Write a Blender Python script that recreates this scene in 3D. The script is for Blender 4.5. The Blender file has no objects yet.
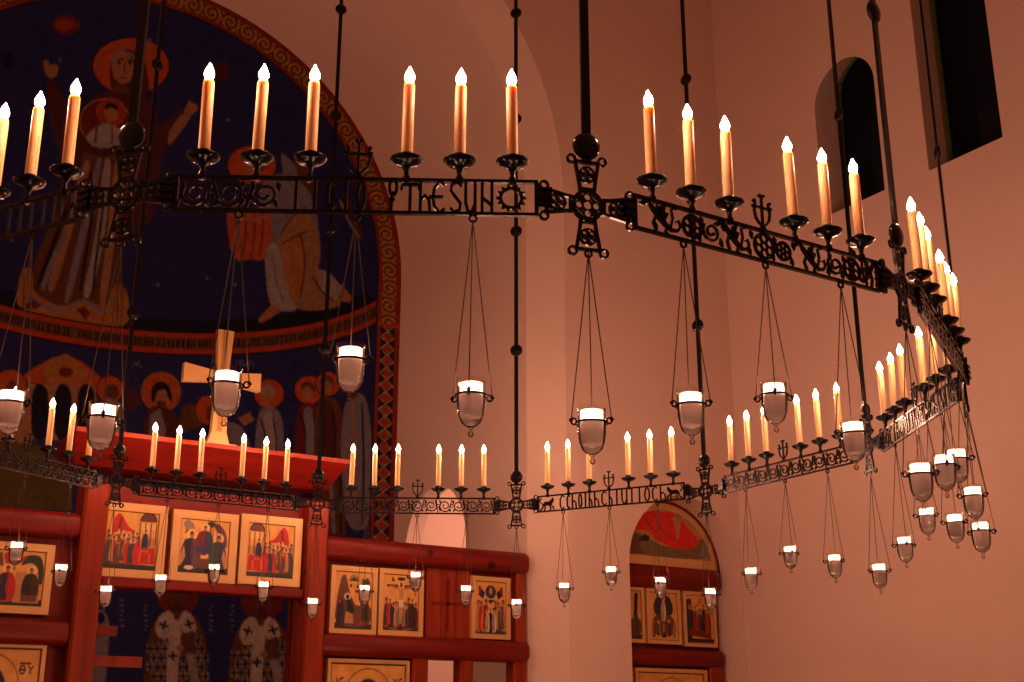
import bpy, math, random
import numpy as np
from mathutils import Vector, Matrix
random.seed(7); rng = np.random.default_rng(7)
SC = bpy.context.scene
COL = SC.collection
PI = math.pi

# ------------------------------------------------------------------ camera (surveyed from the photograph)
F_PX = 1242.8
YAW, PITCH = 0.56180, 0.30830
RING_R, RING_Z = 2.2, 2.9
CAM = np.array([-2.2447, -4.4339, 1.6302])
FW = np.array([math.sin(YAW)*math.cos(PITCH), math.cos(YAW)*math.cos(PITCH), math.sin(PITCH)])
RT = np.array([math.cos(YAW), -math.sin(YAW), 0.0])
UP = np.cross(RT, FW)
cam = bpy.data.cameras.new('camera'); camo = bpy.data.objects.new('camera', cam); COL.objects.link(camo)
cam.sensor_width = 36.0; cam.lens = F_PX*36.0/1024.0; cam.clip_start = 0.05; cam.clip_end = 100
m = Matrix.Identity(4)
for i in range(3):
    m[i][0] = RT[i]; m[i][1] = UP[i]; m[i][2] = -FW[i]; m[i][3] = CAM[i]
camo.matrix_world = m
SC.camera = camo
def ray(px, py): return FW + RT*(px-512)/F_PX - UP*(py-341)/F_PX
def at(px, py, Y):            # point of the plane y = Y seen at a photo pixel
    d = ray(px, py); return CAM + d*(Y-CAM[1])/d[1]
def pix(P):
    d = np.asarray(P, float)-CAM; z = d@FW
    return 512+F_PX*(d@RT)/z, 341-F_PX*(d@UP)/z, z
def in_frame(P, mx=6, my=6):
    x, y, z = pix(P); return z > 0 and -mx < x < 1024+mx and -my < y < 682+my

# ------------------------------------------------------------------ materials
def new_mat(name):
    mt = bpy.data.materials.new(name); mt.use_nodes = True
    nt = mt.node_tree; nt.nodes.clear()
    out = nt.nodes.new('ShaderNodeOutputMaterial')
    return mt, nt, out
def principled(name, col, rough=.6, metal=0.0, noise=None, bump=None, spec=.5, **kw):
    mt, nt, out = new_mat(name)
    b = nt.nodes.new('ShaderNodeBsdfPrincipled')
    b.inputs['Base Color'].default_value = (*col, 1); b.inputs['Roughness'].default_value = rough
    b.inputs['Metallic'].default_value = metal; b.inputs['Specular IOR Level'].default_value = spec
    for k, v in kw.items(): b.inputs[k].default_value = v
    nt.links.new(b.outputs[0], out.inputs[0])
    tc = nt.nodes.new('ShaderNodeTexCoord')
    if noise:
        scale, amt = noise
        n = nt.nodes.new('ShaderNodeTexNoise'); n.inputs['Scale'].default_value = scale; n.inputs['Detail'].default_value = 6
        nt.links.new(tc.outputs['Object'], n.inputs['Vector'])
        mx = nt.nodes.new('ShaderNodeMix'); mx.data_type = 'RGBA'
        mx.inputs['A'].default_value = (*[c*(1-amt) for c in col], 1); mx.inputs['B'].default_value = (*[min(1, c*(1+amt)) for c in col], 1)
        nt.links.new(n.outputs['Fac'], mx.inputs['Factor']); nt.links.new(mx.outputs['Result'], b.inputs['Base Color'])
    if bump:
        scale, st = bump
        n2 = nt.nodes.new('ShaderNodeTexNoise'); n2.inputs['Scale'].default_value = scale; n2.inputs['Detail'].default_value = 8
        nt.links.new(tc.outputs['Object'], n2.inputs['Vector'])
        bp = nt.nodes.new('ShaderNodeBump'); bp.inputs['Strength'].default_value = st; bp.inputs['Distance'].default_value = .02
        nt.links.new(n2.outputs['Fac'], bp.inputs['Height']); nt.links.new(bp.outputs[0], b.inputs['Normal'])
    return mt
def wood(name, ca, cb, axis, rough=.42, scale=2.2):
    mt, nt, out = new_mat(name)
    b = nt.nodes.new('ShaderNodeBsdfPrincipled'); b.inputs['Roughness'].default_value = rough; b.inputs['Specular IOR Level'].default_value = .25
    tc = nt.nodes.new('ShaderNodeTexCoord'); mp = nt.nodes.new('ShaderNodeMapping')
    sc = [9, 9, 9]; sc[axis] = .7
    mp.inputs['Scale'].default_value = sc
    nt.links.new(tc.outputs['Object'], mp.inputs['Vector'])
    n = nt.nodes.new('ShaderNodeTexNoise'); n.inputs['Scale'].default_value = scale; n.inputs['Detail'].default_value = 7; n.inputs['Distortion'].default_value = .6
    nt.links.new(mp.outputs[0], n.inputs['Vector'])
    r = nt.nodes.new('ShaderNodeValToRGB'); r.color_ramp.elements[0].position = .3; r.color_ramp.elements[1].position = .72
    r.color_ramp.elements[0].color = (*cb, 1); r.color_ramp.elements[1].color = (*ca, 1)
    nt.links.new(n.outputs['Fac'], r.inputs[0])
    # a few dark knots
    v = nt.nodes.new('ShaderNodeTexVoronoi'); v.inputs['Scale'].default_value = 2.3
    nt.links.new(tc.outputs['Object'], v.inputs['Vector'])
    kr = nt.nodes.new('ShaderNodeValToRGB'); kr.color_ramp.elements[0].position = .05; kr.color_ramp.elements[1].position = .085
    kr.color_ramp.elements[0].color = (.25, .18, .18, 1); kr.color_ramp.elements[1].color = (1, 1, 1, 1)
    nt.links.new(v.outputs['Distance'], kr.inputs[0])
    mx = nt.nodes.new('ShaderNodeMix'); mx.data_type = 'RGBA'; mx.blend_type = 'MULTIPLY'; mx.inputs['Factor'].default_value = 1
    nt.links.new(r.outputs[0], mx.inputs['A']); nt.links.new(kr.outputs[0], mx.inputs['B'])
    nt.links.new(mx.outputs['Result'], b.inputs['Base Color'])
    nt.links.new(b.outputs[0], out.inputs[0]); return mt
def painted(name, rough=.6, metal=0.0, spec=.3):
    mt, nt, out = new_mat(name)
    b = nt.nodes.new('ShaderNodeBsdfPrincipled'); b.inputs['Roughness'].default_value = rough; b.inputs['Metallic'].default_value = metal
    b.inputs['Specular IOR Level'].default_value = spec
    a = nt.nodes.new('ShaderNodeAttribute'); a.attribute_name = 'paint'
    nz = nt.nodes.new('ShaderNodeTexNoise'); nz.inputs['Scale'].default_value = 14; nz.inputs['Detail'].default_value = 6
    tc = nt.nodes.new('ShaderNodeTexCoord'); nt.links.new(tc.outputs['Object'], nz.inputs['Vector'])
    rr = nt.nodes.new('ShaderNodeValToRGB'); rr.color_ramp.elements[0].position = .3; rr.color_ramp.elements[1].position = .7
    rr.color_ramp.elements[0].color = (.72, .72, .72, 1)
    nt.links.new(nz.outputs['Fac'], rr.inputs[0])
    mx = nt.nodes.new('ShaderNodeMix'); mx.data_type = 'RGBA'; mx.blend_type = 'MULTIPLY'; mx.inputs['Factor'].default_value = 1
    nt.links.new(a.outputs['Color'], mx.inputs['A']); nt.links.new(rr.outputs[0], mx.inputs['B'])
    nt.links.new(mx.outputs['Result'], b.inputs['Base Color']); nt.links.new(b.outputs[0], out.inputs[0]); return mt
def emissive(name, col, strength):
    mt, nt, out = new_mat(name)
    e = nt.nodes.new('ShaderNodeEmission'); e.inputs[0].default_value = (*col, 1); e.inputs[1].default_value = strength
    nt.links.new(e.outputs[0], out.inputs[0]); return mt

M = {}
M['plaster'] = principled('plaster', (.76, .59, .50), .9, noise=(1.3, .05), bump=(9, .22), spec=.15)
M['floor'] = wood('floor_boards', (.30, .17, .09), (.2, .11, .06), 1)
M['iron'] = principled('wrought_iron', (.005, .005, .006), .20, metal=.0, bump=(40, .05), spec=.32)
M['brass_chain'] = principled('aged_chain', (.07, .04, .025), .6, metal=.3)
M['wood_h'] = wood('red_cherry_beam', (.23, .011, .005), (.12, .005, .003), 0, .42)
M['wood_v'] = wood('red_cherry_post', (.33, .042, .010), (.20, .017, .005), 2, .42)
M['wood_d'] = wood('dark_red_board', (.24, .014, .006), (.13, .007, .004), 2)
M['gold_wood'] = principled('gilded_wood', (.70, .43, .17), .36, metal=.3, noise=(6, .15))
M['icon'] = painted('icon_paint', .45, .15, .5)
M['mural'] = painted('mural_paint', .75, 0, .2)
M['glass_dark'] = principled('night_window_glass', (.004, .007, .016), .08, spec=.12)
M['lead'] = principled('olive_frame_paint', (.10, .115, .03), .6)
FLAME_W = 130.0
M['flame'] = emissive('candle_flame', (1.0, .44, .275), FLAME_W)
M['votive_flame'] = emissive('votive_flame', (1.0, .55, .40), 120.0)
M['wick'] = principled('burnt_wick', (.02, .015, .012), .9)

def wax_material(name, col, sss, scale):
    return principled(name, col, .45, noise=(30, .06), **{'Subsurface Weight': sss, 'Subsurface Radius': (1.0, .55, .25), 'Subsurface Scale': scale})
M['beeswax'] = wax_material('beeswax', (.95, .70, .36), .75, .016)
def translucent_wax(name, col):
    mt, nt, out = new_mat(name)
    d = nt.nodes.new('ShaderNodeBsdfDiffuse'); d.inputs[0].default_value = (*col, 1)
    t = nt.nodes.new('ShaderNodeBsdfTranslucent'); t.inputs[0].default_value = (*col, 1)
    mx = nt.nodes.new('ShaderNodeMixShader'); mx.inputs[0].default_value = .5
    nt.links.new(d.outputs[0], mx.inputs[1]); nt.links.new(t.outputs[0], mx.inputs[2]); nt.links.new(mx.outputs[0], out.inputs[0]); return mt
M['white_wax'] = translucent_wax('white_wax', (.40, .325, .285))
def clear_glass():
    mt, nt, out = new_mat('clear_votive_glass')
    tr = nt.nodes.new('ShaderNodeBsdfTransparent'); tr.inputs[0].default_value = (.93, .92, .92, 1)
    gl = nt.nodes.new('ShaderNodeBsdfGlossy'); gl.inputs['Roughness'].default_value = .03
    lw = nt.nodes.new('ShaderNodeLayerWeight'); lw.inputs[0].default_value = .42
    mx = nt.nodes.new('ShaderNodeMixShader')
    nt.links.new(lw.outputs['Fresnel'], mx.inputs[0]); nt.links.new(tr.outputs[0], mx.inputs[1]); nt.links.new(gl.outputs[0], mx.inputs[2])
    nt.links.new(mx.outputs[0], out.inputs[0]); return mt
M['glass'] = clear_glass()

# ------------------------------------------------------------------ mesh helpers
class MB:
    def __init__(s): s.v = []; s.f = []
    def add(s, vs, fs):
        o = len(s.v); s.v += [tuple(map(float, p)) for p in vs]; s.f += [tuple(o+i for i in q) for q in fs]
    def box(s, lo, hi):
        x0, y0, z0 = lo; x1, y1, z1 = hi
        s.add([(x0,y0,z0),(x1,y0,z0),(x1,y1,z0),(x0,y1,z0),(x0,y0,z1),(x1,y0,z1),(x1,y1,z1),(x0,y1,z1)],
              [(0,3,2,1),(4,5,6,7),(0,1,5,4),(1,2,6,5),(2,3,7,6),(3,0,4,7)])
    def lathe(s, prof, n=16, c=(0,0,0), cap=True):     # prof: (radius, z) bottom to top
        vs = []; fs = []; k = len(prof)
        for r, z in prof:
            for i in range(n):
                a = 2*PI*i/n; vs.append((c[0]+r*math.cos(a), c[1]+r*math.sin(a), c[2]+z))
        for j in range(k-1):
            for i in range(n):
                fs.append((j*n+i, j*n+(i+1) % n, (j+1)*n+(i+1) % n, (j+1)*n+i))
        if cap:
            fs.append(tuple(range(n-1, -1, -1))); fs.append(tuple((k-1)*n+i for i in range(n)))
        s.add(vs, fs)
    def tube(s, pts, r, n=6, closed=False):
        pts = [np.array(p, float) for p in pts]; k = len(pts); vs = []; fs = []
        for j, p in enumerate(pts):
            a = pts[(j-1) % k] if (closed or j > 0) else p
            b = pts[(j+1) % k] if (closed or j < k-1) else p
            t = b-a; t /= (np.linalg.norm(t)+1e-12)
            h = np.array([0, 0, 1.]) if abs(t[2]) < .9 else np.array([1., 0, 0])
            e1 = np.cross(t, h); e1 /= np.linalg.norm(e1); e2 = np.cross(t, e1)
            for i in range(n):
                q = 2*PI*i/n; vs.append(p+r*(math.cos(q)*e1+math.sin(q)*e2))
        for j in range(k if closed else k-1):
            for i in range(n):
                fs.append((j*n+i, j*n+(i+1) % n, ((j+1) % k)*n+(i+1) % n, ((j+1) % k)*n+i))
        if not closed:
            fs.append(tuple(range(n-1, -1, -1))); fs.append(tuple((k-1)*n+i for i in range(n)))
        s.add(vs, fs)
    def ribbon(s, pts, w, th, closed=False):           # flat bar iron bent in the local (x, z) plane, th thick along y
        P = np.array(pts, float); k = len(P); L = []; Rr = []
        for j in range(k):
            a = P[(j-1) % k] if (closed or j > 0) else P[j]
            b = P[(j+1) % k] if (closed or j < k-1) else P[j]
            t = b-a; t /= (np.linalg.norm(t)+1e-12); nrm = np.array([-t[1], t[0]])
            ww = w[j] if isinstance(w, (list, np.ndarray)) else w
            L.append(P[j]+nrm*ww/2); Rr.append(P[j]-nrm*ww/2)
        vs = []
        for j in range(k):
            for q in (L[j], Rr[j]):
                vs.append((q[0], -th/2, q[1])); vs.append((q[0], th/2, q[1]))
        fs = []
        for j in range(k if closed else k-1):
            a = 4*j; b = 4*((j+1) % k)
            fs += [(a, a+2, b+2, b), (a+1, b+1, b+3, a+3), (a, b, b+1, a+1), (a+2, a+3, b+3, b+2)]
        if not closed:
            fs += [(0, 1, 3, 2), (4*k-4, 4*k-2, 4*k-1, 4*k-3)]
        s.add(vs, fs)
    def disc(s, c, r, th, n=16):                       # solid round plate in the (x, z) plane
        vs = [(c[0]+r*math.cos(2*PI*i/n), y, c[1]+r*math.sin(2*PI*i/n)) for y in (-th/2, th/2) for i in range(n)]
        s.add(vs, [tuple(range(n)), tuple(range(2*n-1, n-1, -1))]+[(i, n+i, n+(i+1) % n, (i+1) % n) for i in range(n)])
    def poly(s, pts, th, y=0.0):                       # solid plate of any outline in the (x, z) plane
        n = len(pts)
        vs = [(p[0], y+q, p[1]) for q in (-th/2, th/2) for p in pts]
        s.add(vs, [tuple(range(n)), tuple(range(2*n-1, n-1, -1))]+[(i, n+i, n+(i+1) % n, (i+1) % n) for i in range(n)])
    def mesh(s, name, mat, smooth=False):
        me = bpy.data.meshes.new(name); me.from_pydata(s.v, [], s.f); me.materials.append(mat)
        if smooth: me.polygons.foreach_set('use_smooth', [True]*len(me.polygons))
        me.validate(); me.update(); return me
    def obj(s, name, mat, parent=None, smooth=False, loc=None, rotz=None):
        return link(name, s.mesh(name, mat, smooth), parent, loc, rotz)
def link(name, me, parent=None, loc=None, rotz=None):
    o = bpy.data.objects.new(name, me); COL.objects.link(o)
    if parent: o.parent = parent
    if loc is not None: o.location = loc
    if rotz is not None: o.rotation_euler = (0, 0, rotz)
    return o
def tag(o, label=None, cat=None, group=None, kind=None):
    if label: o['label'] = label
    if cat: o['category'] = cat
    if group: o['group'] = group
    if kind: o['kind'] = kind
    return o
def empty(name, loc=(0,0,0), rotz=0): 
    o = bpy.data.objects.new(name, None); COL.objects.link(o); o.location = loc; o.rotation_euler = (0, 0, rotz); o.empty_display_size = .05
    return o
def circ(c, r, n=18, a0=0, a1=2*PI, endpoint=False):
    k = n if not endpoint else n-1
    return [(c[0]+r*math.cos(a0+(a1-a0)*i/k), c[1]+r*math.sin(a0+(a1-a0)*i/k)) for i in range(n)]

# ------------------------------------------------------------------ painting on surfaces: coloured outlines on a fine grid of vertices
def lin(c):  # sRGB 0-255 -> linear
    return tuple(((x/255+.055)/1.055)**2.4 if x > 10 else x/255/12.92 for x in c)
def ellipse(cx, cy, rx, ry, n=28): return [(cx+rx*math.cos(2*PI*i/n), cy+ry*math.sin(2*PI*i/n)) for i in range(n)]
def stroke(pts, w):
    P = np.array(pts, float); L = []; R = []
    for j in range(len(P)):
        t = P[min(j+1, len(P)-1)]-P[max(j-1, 0)]; t /= np.linalg.norm(t)+1e-9; n = np.array([-t[1], t[0]])*w/2
        L.append(P[j]+n); R.append(P[j]-n)
    return [tuple(p) for p in L+R[::-1]]
def fill(U, V, poly):
    p = np.array(poly, float); ins = np.zeros(U.shape, bool)
    u0, v0 = p.min(0); u1, v1 = p.max(0)
    idx = np.nonzero((U >= u0) & (U <= u1) & (V >= v0) & (V <= v1))
    if len(idx[0]) == 0: return idx, np.zeros(0, bool)
    u = U[idx]; v = V[idx]; c = np.zeros(u.shape, bool); n = len(p)
    for i in range(n):
        a = p[i]; b = p[(i+1) % n]
        if a[1] == b[1]: continue
        c ^= ((a[1] > v) != (b[1] > v)) & (u < (b[0]-a[0])*(v-a[1])/(b[1]-a[1])+a[0])
    return idx, c
def rounded(poly):                        # brush-soft corners (twice cut) for free outlines; boxes stay sharp
    if len(poly) < 6: return poly
    p = np.array(poly, float)
    for _ in range(2 if len(p) < 20 else 1):
        q = np.roll(p, -1, 0); p = np.stack([p*.78+q*.22, p*.22+q*.78], 1).reshape(-1, 2)
    return p
def paint(U, V, base, shapes):
    colr = np.empty(U.shape+(3,)); colr[:] = base
    for poly, c in shapes:
        idx, ins = fill(U, V, rounded(poly))
        if ins.any(): colr[tuple(i[ins] for i in idx)] = c
    return colr
def paint_soft(U, V, base, shapes, du, dv):      # mean of four offset samples, so painted edges do not look stepped
    return sum(paint(U+a*du, V+b*dv, base, shapes) for a, b in ((-.375, -.125), (.125, -.375), (.375, .125), (-.125, .375)))/4
def grid_mesh(name, X, colr, mat, smooth=True):
    nu, nv = X.shape[:2]
    me = bpy.data.meshes.new(name)
    i = np.arange(nu*nv).reshape(nu, nv)
    f = np.stack([i[:-1, :-1], i[1:, :-1], i[1:, 1:], i[:-1, 1:]], -1).reshape(-1, 4)
    me.from_pydata(X.reshape(-1, 3).tolist(), [], f.tolist()); me.materials.append(mat)
    at_ = me.color_attributes.new('paint', 'FLOAT_COLOR', 'POINT')
    c4 = np.ones((nu*nv, 4), np.float32); c4[:, :3] = colr.reshape(-1, 3)
    at_.data.foreach_set('color', c4.ravel())
    if smooth: me.polygons.foreach_set('use_smooth', [True]*len(me.polygons))
    me.update(); return me

# ------------------------------------------------------------------ the church: nave shell, chancel arch, apse
YI, YW = 2.75, 2.5                 # icon screen plane, face of the east wall
XC, ZS = 0.163, 5.43               # axis and springing of the chancel vault
R_TUN, R_APSE, YA = 2.237, 2.005, 4.78
XR, XL, YB, ZC = 4.133, -4.4, -8.0, 9.2
NX, NZ, NR = 3.60, 2.79, 0.515     # side arch that holds the second icon screen
def struct(o, name=None):
    o['kind'] = 'structure'; return o
mb = MB(); mb.box((XL-.3, YB-.3, -.2), (XR+1.0, 8.0, 0)); struct(mb.obj('floor', M['floor']))
mb = MB(); mb.box((XL-.3, YB-.3, ZC), (XR+1.0, 8.0, ZC+.2)); struct(mb.obj('ceiling', M['plaster']))
mb = MB(); mb.box((XL-.3, YB, 0), (XL, YW, ZC)); struct(mb.obj('wall_left', M['plaster']))
mb = MB(); mb.box((XL-.3, YB-.3, 0), (XR+.7, YB, ZC)); struct(mb.obj('wall_back', M['plaster']))

# east wall: face with the chancel arch and the side arch cut out, stepped chamfer round the chancel arch, barrel vault behind it
PROF = [(R_TUN, YI+.0), (2.345, 2.6), (2.405, YW)]
mb = MB()
ro = PROF[-1][1] and PROF[-1][0]
def ztop(x):
    if abs(x-XC) < ro: return ZS+math.sqrt(max(0, ro*ro-(x-XC)**2))
    if abs(x-NX) < NR: return NZ+math.sqrt(max(0, NR*NR-(x-NX)**2))
    return 0.0
xs = [XL, XC-ro]+[XC-ro*math.cos(PI*i/64) for i in range(1, 64)]+[XC+ro, NX-NR]+[NX-NR*math.cos(PI*i/32) for i in range(1, 32)]+[NX+NR, XR]
for a, b in zip(xs[:-1], xs[1:]):
    mid = .5*(a+b); solid = ztop(mid) == 0.0
    za, zb = (0, 0) if solid else (ztop(a) or (ZS if abs(a-XC) <= ro+1e-6 else NZ), ztop(b) or (ZS if abs(b-XC) <= ro+1e-6 else NZ))
    mb.add([(a, YW, za), (b, YW, zb), (b, YW, ZC), (a, YW, ZC)], [(0, 1, 2, 3)])
# chamfer and tunnel lofts
def arch_loop(r, y, n=64):
    return [(XC-r, y, 0.0)]+[(XC-r*math.cos(PI*i/n), y, ZS+r*math.sin(PI*i/n)) for i in range(n+1)]+[(XC+r, y, 0.0)]
loops = [arch_loop(r, y) for r, y in reversed(PROF)]
for A, B in zip(loops[:-1], loops[1:]):
    k = len(A); mb.add(A+B, [(i, i+1, k+i+1, k+i) for i in range(k-1)])
# vault and left side of the chancel
A = arch_loop(R_TUN, YI); B = arch_loop(R_TUN, YA); k = len(A)
mb.add(A+B, [(i, i+1, k+i+1, k+i) for i in range(k-2)])
# right side of the chancel, with an arched doorway cut through it
DY, DR, DZ = 4.08, .49, 3.02       # doorway centre, half width, springing
xw = XC+R_TUN
ys = [YI, DY-DR]+[DY-DR*math.cos(PI*i/24) for i in range(1, 24)]+[DY+DR, YA]
dz = lambda y: DZ+math.sqrt(max(0, DR*DR-(y-DY)**2))
for a, b in zip(ys[:-1], ys[1:]):
    hole = abs(.5*(a+b)-DY) < DR
    za, zb = (dz(a), dz(b)) if hole else (0, 0)
    mb.add([(xw, a, za), (xw, b, zb), (xw, b, ZS), (xw, a, ZS)], [(0, 1, 2, 3)])
    if hole: mb.add([(xw, a, za), (xw, b, zb), (xw+.14, b, zb), (xw+.14, a, za)], [(0, 1, 2, 3)])
mb.add([(xw, DY-DR, 0), (xw+.14, DY-DR, 0), (xw+.14, DY-DR, DZ), (xw, DY-DR, DZ)], [(0, 1, 2, 3)])
mb.add([(xw, DY+DR, 0), (xw+.14, DY+DR, 0), (xw+.14, DY+DR, DZ), (xw, DY+DR, DZ)], [(0, 1, 2, 3)])
# side arch: jambs and soffit, closed behind the second screen
aN = [(NX-NR, 0)]+[(NX-NR*math.cos(PI*i/32), NZ+NR*math.sin(PI*i/32)) for i in range(33)]+[(NX+NR, 0)]
k = len(aN); mb.add([(x, YW, z) for x, z in aN]+[(x, YW+.42, z) for x, z in aN], [(i, i+1, k+i+1, k+i) for i in range(k-1)])
mb.add([(x, YW+.42, z) for x, z in aN], [tuple(range(k))])
struct(mb.obj('wall_east', M['plaster']))
# vestry beyond the doorway, lit by its own lamp
mb = MB(); mb.box((XR+.0, YW+.45, 0), (XR+.2, 5.4, 4.2)); mb.box((xw+.14, 5.2, 0), (XR, 5.4, 4.2)); mb.box((xw+.14, YW+.45, 4.0), (XR, 5.4, 4.2))
mb.box((xw+.14, YW+.43, 0), (XR, YW+.45, 4.0))
struct(mb.obj('wall_vestry', M['plaster']))

# wall on the right with two deep splayed lancets
mb = MB(); WT = .55
WIN = [(1.433, .856, 1.187, .872, 5.235, 6.10, 1), (.478, -.10, .297, -.085, 5.228, 6.85, 2)]   # outer far/near y, pane far/near y, sill z, springing z
ys = [YB]; holes = []
for (of, on, pf, pn, sz, sp, n) in sorted(WIN, key=lambda w: w[1]):
    r = (of-on)/2; c = (of+on)/2
    ys += [on]+[c-r*math.cos(PI*i/24) for i in range(1, 24)]+[of]; holes.append((c, r, sz, sp))
ys.append(YW)
for a, b in zip(ys[:-1], ys[1:]):
    h = [q for q in holes if abs(.5*(a+b)-q[0]) < q[1]]
    if not h: mb.add([(XR, a, 0), (XR, b, 0), (XR, b, ZC), (XR, a, ZC)], [(0, 1, 2, 3)])
    else:
        c, r, sz, sp = h[0]; za, zb = [sp+math.sqrt(max(0, r*r-(y-c)**2)) for y in (a, b)]
        mb.add([(XR, a, 0), (XR, b, 0), (XR, b, sz), (XR, a, sz)], [(0, 1, 2, 3)])
        mb.add([(XR, a, za), (XR, b, zb), (XR, b, ZC), (XR, a, ZC)], [(0, 1, 2, 3)])
def lancet(f, n_, sz, sp, x, k=24):
    r = (f-n_)/2; c = (f+n_)/2
    return [(x, n_, sz)]+[(x, c-r*math.cos(PI*i/k), sp+r*math.sin(PI*i/k)) for i in range(k+1)]+[(x, f, sz)]
for (of, on, pf, pn, sz, sp, n) in WIN:
    # glass plane set back in the wall; its far edge is where the photograph shows it
    XG = XR+.30
    tf = CAM + (np.array([XR, pf, 0])-np.array([CAM[0], CAM[1], 0]))*1.0
    k_ = (XG-CAM[0])/(XR-CAM[0]); yf = CAM[1]+(pf-CAM[1])*k_; yn = on+.02
    zs_ = sz+.03
    zsp = CAM[2]+(sp-CAM[2])*k_-.02
    A = lancet(of, on, sz, sp, XR); B = lancet(yf, yn, zs_, zsp, XG); k = len(A)
    mb.add(A+B, [(i, (i+1) % k, k+(i+1) % k, k+i) for i in range(k)])
    w = MB(); w.add([(x, y, z) for x, y, z in B], [tuple(range(k))])
    wo = struct(w.obj('window_%d' % n, M['glass_dark']))
    fr = MB(); fr.tube([(XG-.02, y, z) for x, y, z in B], .032, 8, True)
    fr.obj('window_frame', M['lead'], wo)
struct(mb.obj('wall_right', M['plaster']))

# ------------------------------------------------------------------ the painted apse
def hit_apse(px, py):             # (angle, height along the profile) of the apse surface seen at a photo pixel
    d = ray(px, py); o = CAM-np.array([XC, YA, 0])
    a = d[0]**2+d[1]**2; b = 2*(o[0]*d[0]+o[1]*d[1]); c = o[0]**2+o[1]**2-R_APSE**2
    dd = b*b-4*a*c
    if dd > 0:
        t = (-b+math.sqrt(dd))/(2*a); p = o+d*t
        if p[2] <= ZS: return math.atan2(p[1], p[0]), p[2]
    o2 = o-np.array([0, 0, ZS]); a = d@d; b = 2*(o2@d); c = o2@o2-R_APSE**2; dd = b*b-4*a*c
    if dd <= 0:                    # grazing past the edge: nearest direction
        t = -b/(2*a); p = o2+d*t
    else: t = (-b+math.sqrt(dd))/(2*a); p = o2+d*t
    th = math.atan2(p[1], p[0]); ph = math.atan2(p[2], math.hypot(p[0], p[1]))
    return th, ZS+R_APSE*ph
nu, nv = 430, 470
th = np.concatenate([np.linspace(0, .78*PI, nu-24), np.linspace(.79*PI, PI, 24)])
s = np.concatenate([np.linspace(0, 1.2, 6)[:-1], np.linspace(1.2, ZS+R_APSE*1.5, nv-7), [ZS+R_APSE*1.54, ZS+R_APSE*PI/2]])
U, V = np.meshgrid(th, s, indexing='ij'); 
ph = np.clip((V-ZS)/R_APSE, 0, PI/2); rad = R_APSE*np.cos(ph)
X = np.stack([XC+rad*np.cos(U), YA+rad*np.sin(U), np.where(V < ZS, V, ZS+R_APSE*np.sin(ph))], -1)
B = {k: lin(v) for k, v in dict(blue=(44, 48, 108), navy=(26, 26, 52), red=(178, 62, 38), orange=(205, 92, 40), dkred=(120, 40, 34), gold=(190, 128, 66), tan=(178, 132, 92),
     flesh=(186, 128, 86), brown=(112, 68, 44), dark=(34, 24, 28), grey=(142, 136, 150), lgrey=(176, 166, 164), maroon=(92, 44, 46), green=(40, 52, 40), white=(214, 200, 190), olive=(96, 84, 48)).items()}
SH = []
def E(cx, cy, rx, ry, c): SH.append((ellipse(cx, cy, rx, ry), B[c] if isinstance(c, str) else c))
def G(pts, c, dense=3): SH.append((pts, B[c] if isinstance(c, str) else c))
def L(pts, w, c): SH.append((stroke(pts, w), B[c] if isinstance(c, str) else c))
# upper register: ground line
G([(-20, 285), (60, 300), (130, 318), (240, 322), (330, 305), (375, 290), (375, 330), (240, 360), (-20, 330)], 'navy')
# small cherub roundel and edges
E(66, 25, 14, 10, 'dkred'); E(65, 25, 9, 6, 'red'); E(-5, 2, 24, 9, 'red'); E(222, 70, 8, 10, 'maroon'); E(8, 60, 5, 8, 'navy')
# standing figure with raised hands, a medallion at her breast
G([(46, 78), (56, 80), (64, 100), (88, 122), (96, 150), (70, 175), (58, 150), (48, 110)], 'maroon')
G([(43, 62), (47, 58), (50, 66), (53, 64), (59, 66), (57, 76), (51, 79), (45, 73)], 'flesh')
G([(140, 118), (160, 128), (178, 112), (190, 106), (193, 113), (184, 128), (166, 148), (158, 172), (140, 180)], 'maroon')
G([(168, 132), (180, 116), (190, 110), (192, 116), (182, 130), (168, 148)], 'tan')
G([(183, 112), (188, 104), (189, 99), (192, 103), (197, 104), (198, 110), (190, 116)], 'flesh')
G([(92, 92), (146, 92), (160, 120), (160, 190), (150, 230), (95, 230), (80, 180), (84, 120)], 'maroon')
E(131, 66, 39, 29, 'dark'); E(131, 66, 38, 28, 'orange')
G([(110, 62), (116, 52), (126, 48), (140, 54), (147, 68), (150, 94), (140, 96), (112, 92), (110, 80)], 'maroon')
E(123, 68, 11, 16, 'flesh'); L([(117, 60), (124, 59)], 1.6, 'dark'); L([(127, 60), (133, 61)], 1.6, 'dark'); L([(125, 62), (124, 72), (127, 73)], 1.4, 'brown'); L([(120, 78), (127, 78)], 1.4, 'dkred')
E(119, 63, 2, 1.2, 'dark'); E(130, 63, 2, 1.2, 'dark'); L([(112, 66), (113, 56), (121, 50), (133, 54), (138, 66)], 2.5, 'grey')
G([(114, 84), (128, 84), (130, 94), (112, 92)], 'brown')
E(105, 122, 26, 24, 'gold'); E(105, 122, 24.5, 22.5, 'dkred'); E(111, 112, 15, 14, 'orange'); E(111, 112, 14, 13, 'red')
G([(84, 138), (96, 126), (110, 122), (122, 130), (126, 142), (112, 148), (94, 148)], 'lgrey')
E(111, 113, 7, 9, 'flesh'); G([(104, 110), (106, 104), (112, 102), (118, 106), (118, 112), (112, 107)], 'dark'); L([(97, 126), (95, 143)], 2, 'brown'); L([(112, 124), (112, 144)], 1.6, 'brown')
G([(82, 150), (100, 158), (122, 154), (130, 170), (124, 210), (120, 300), (106, 312), (85, 300), (60, 311), (28, 296), (34, 262), (56, 212), (80, 180)], 'brown')
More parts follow.
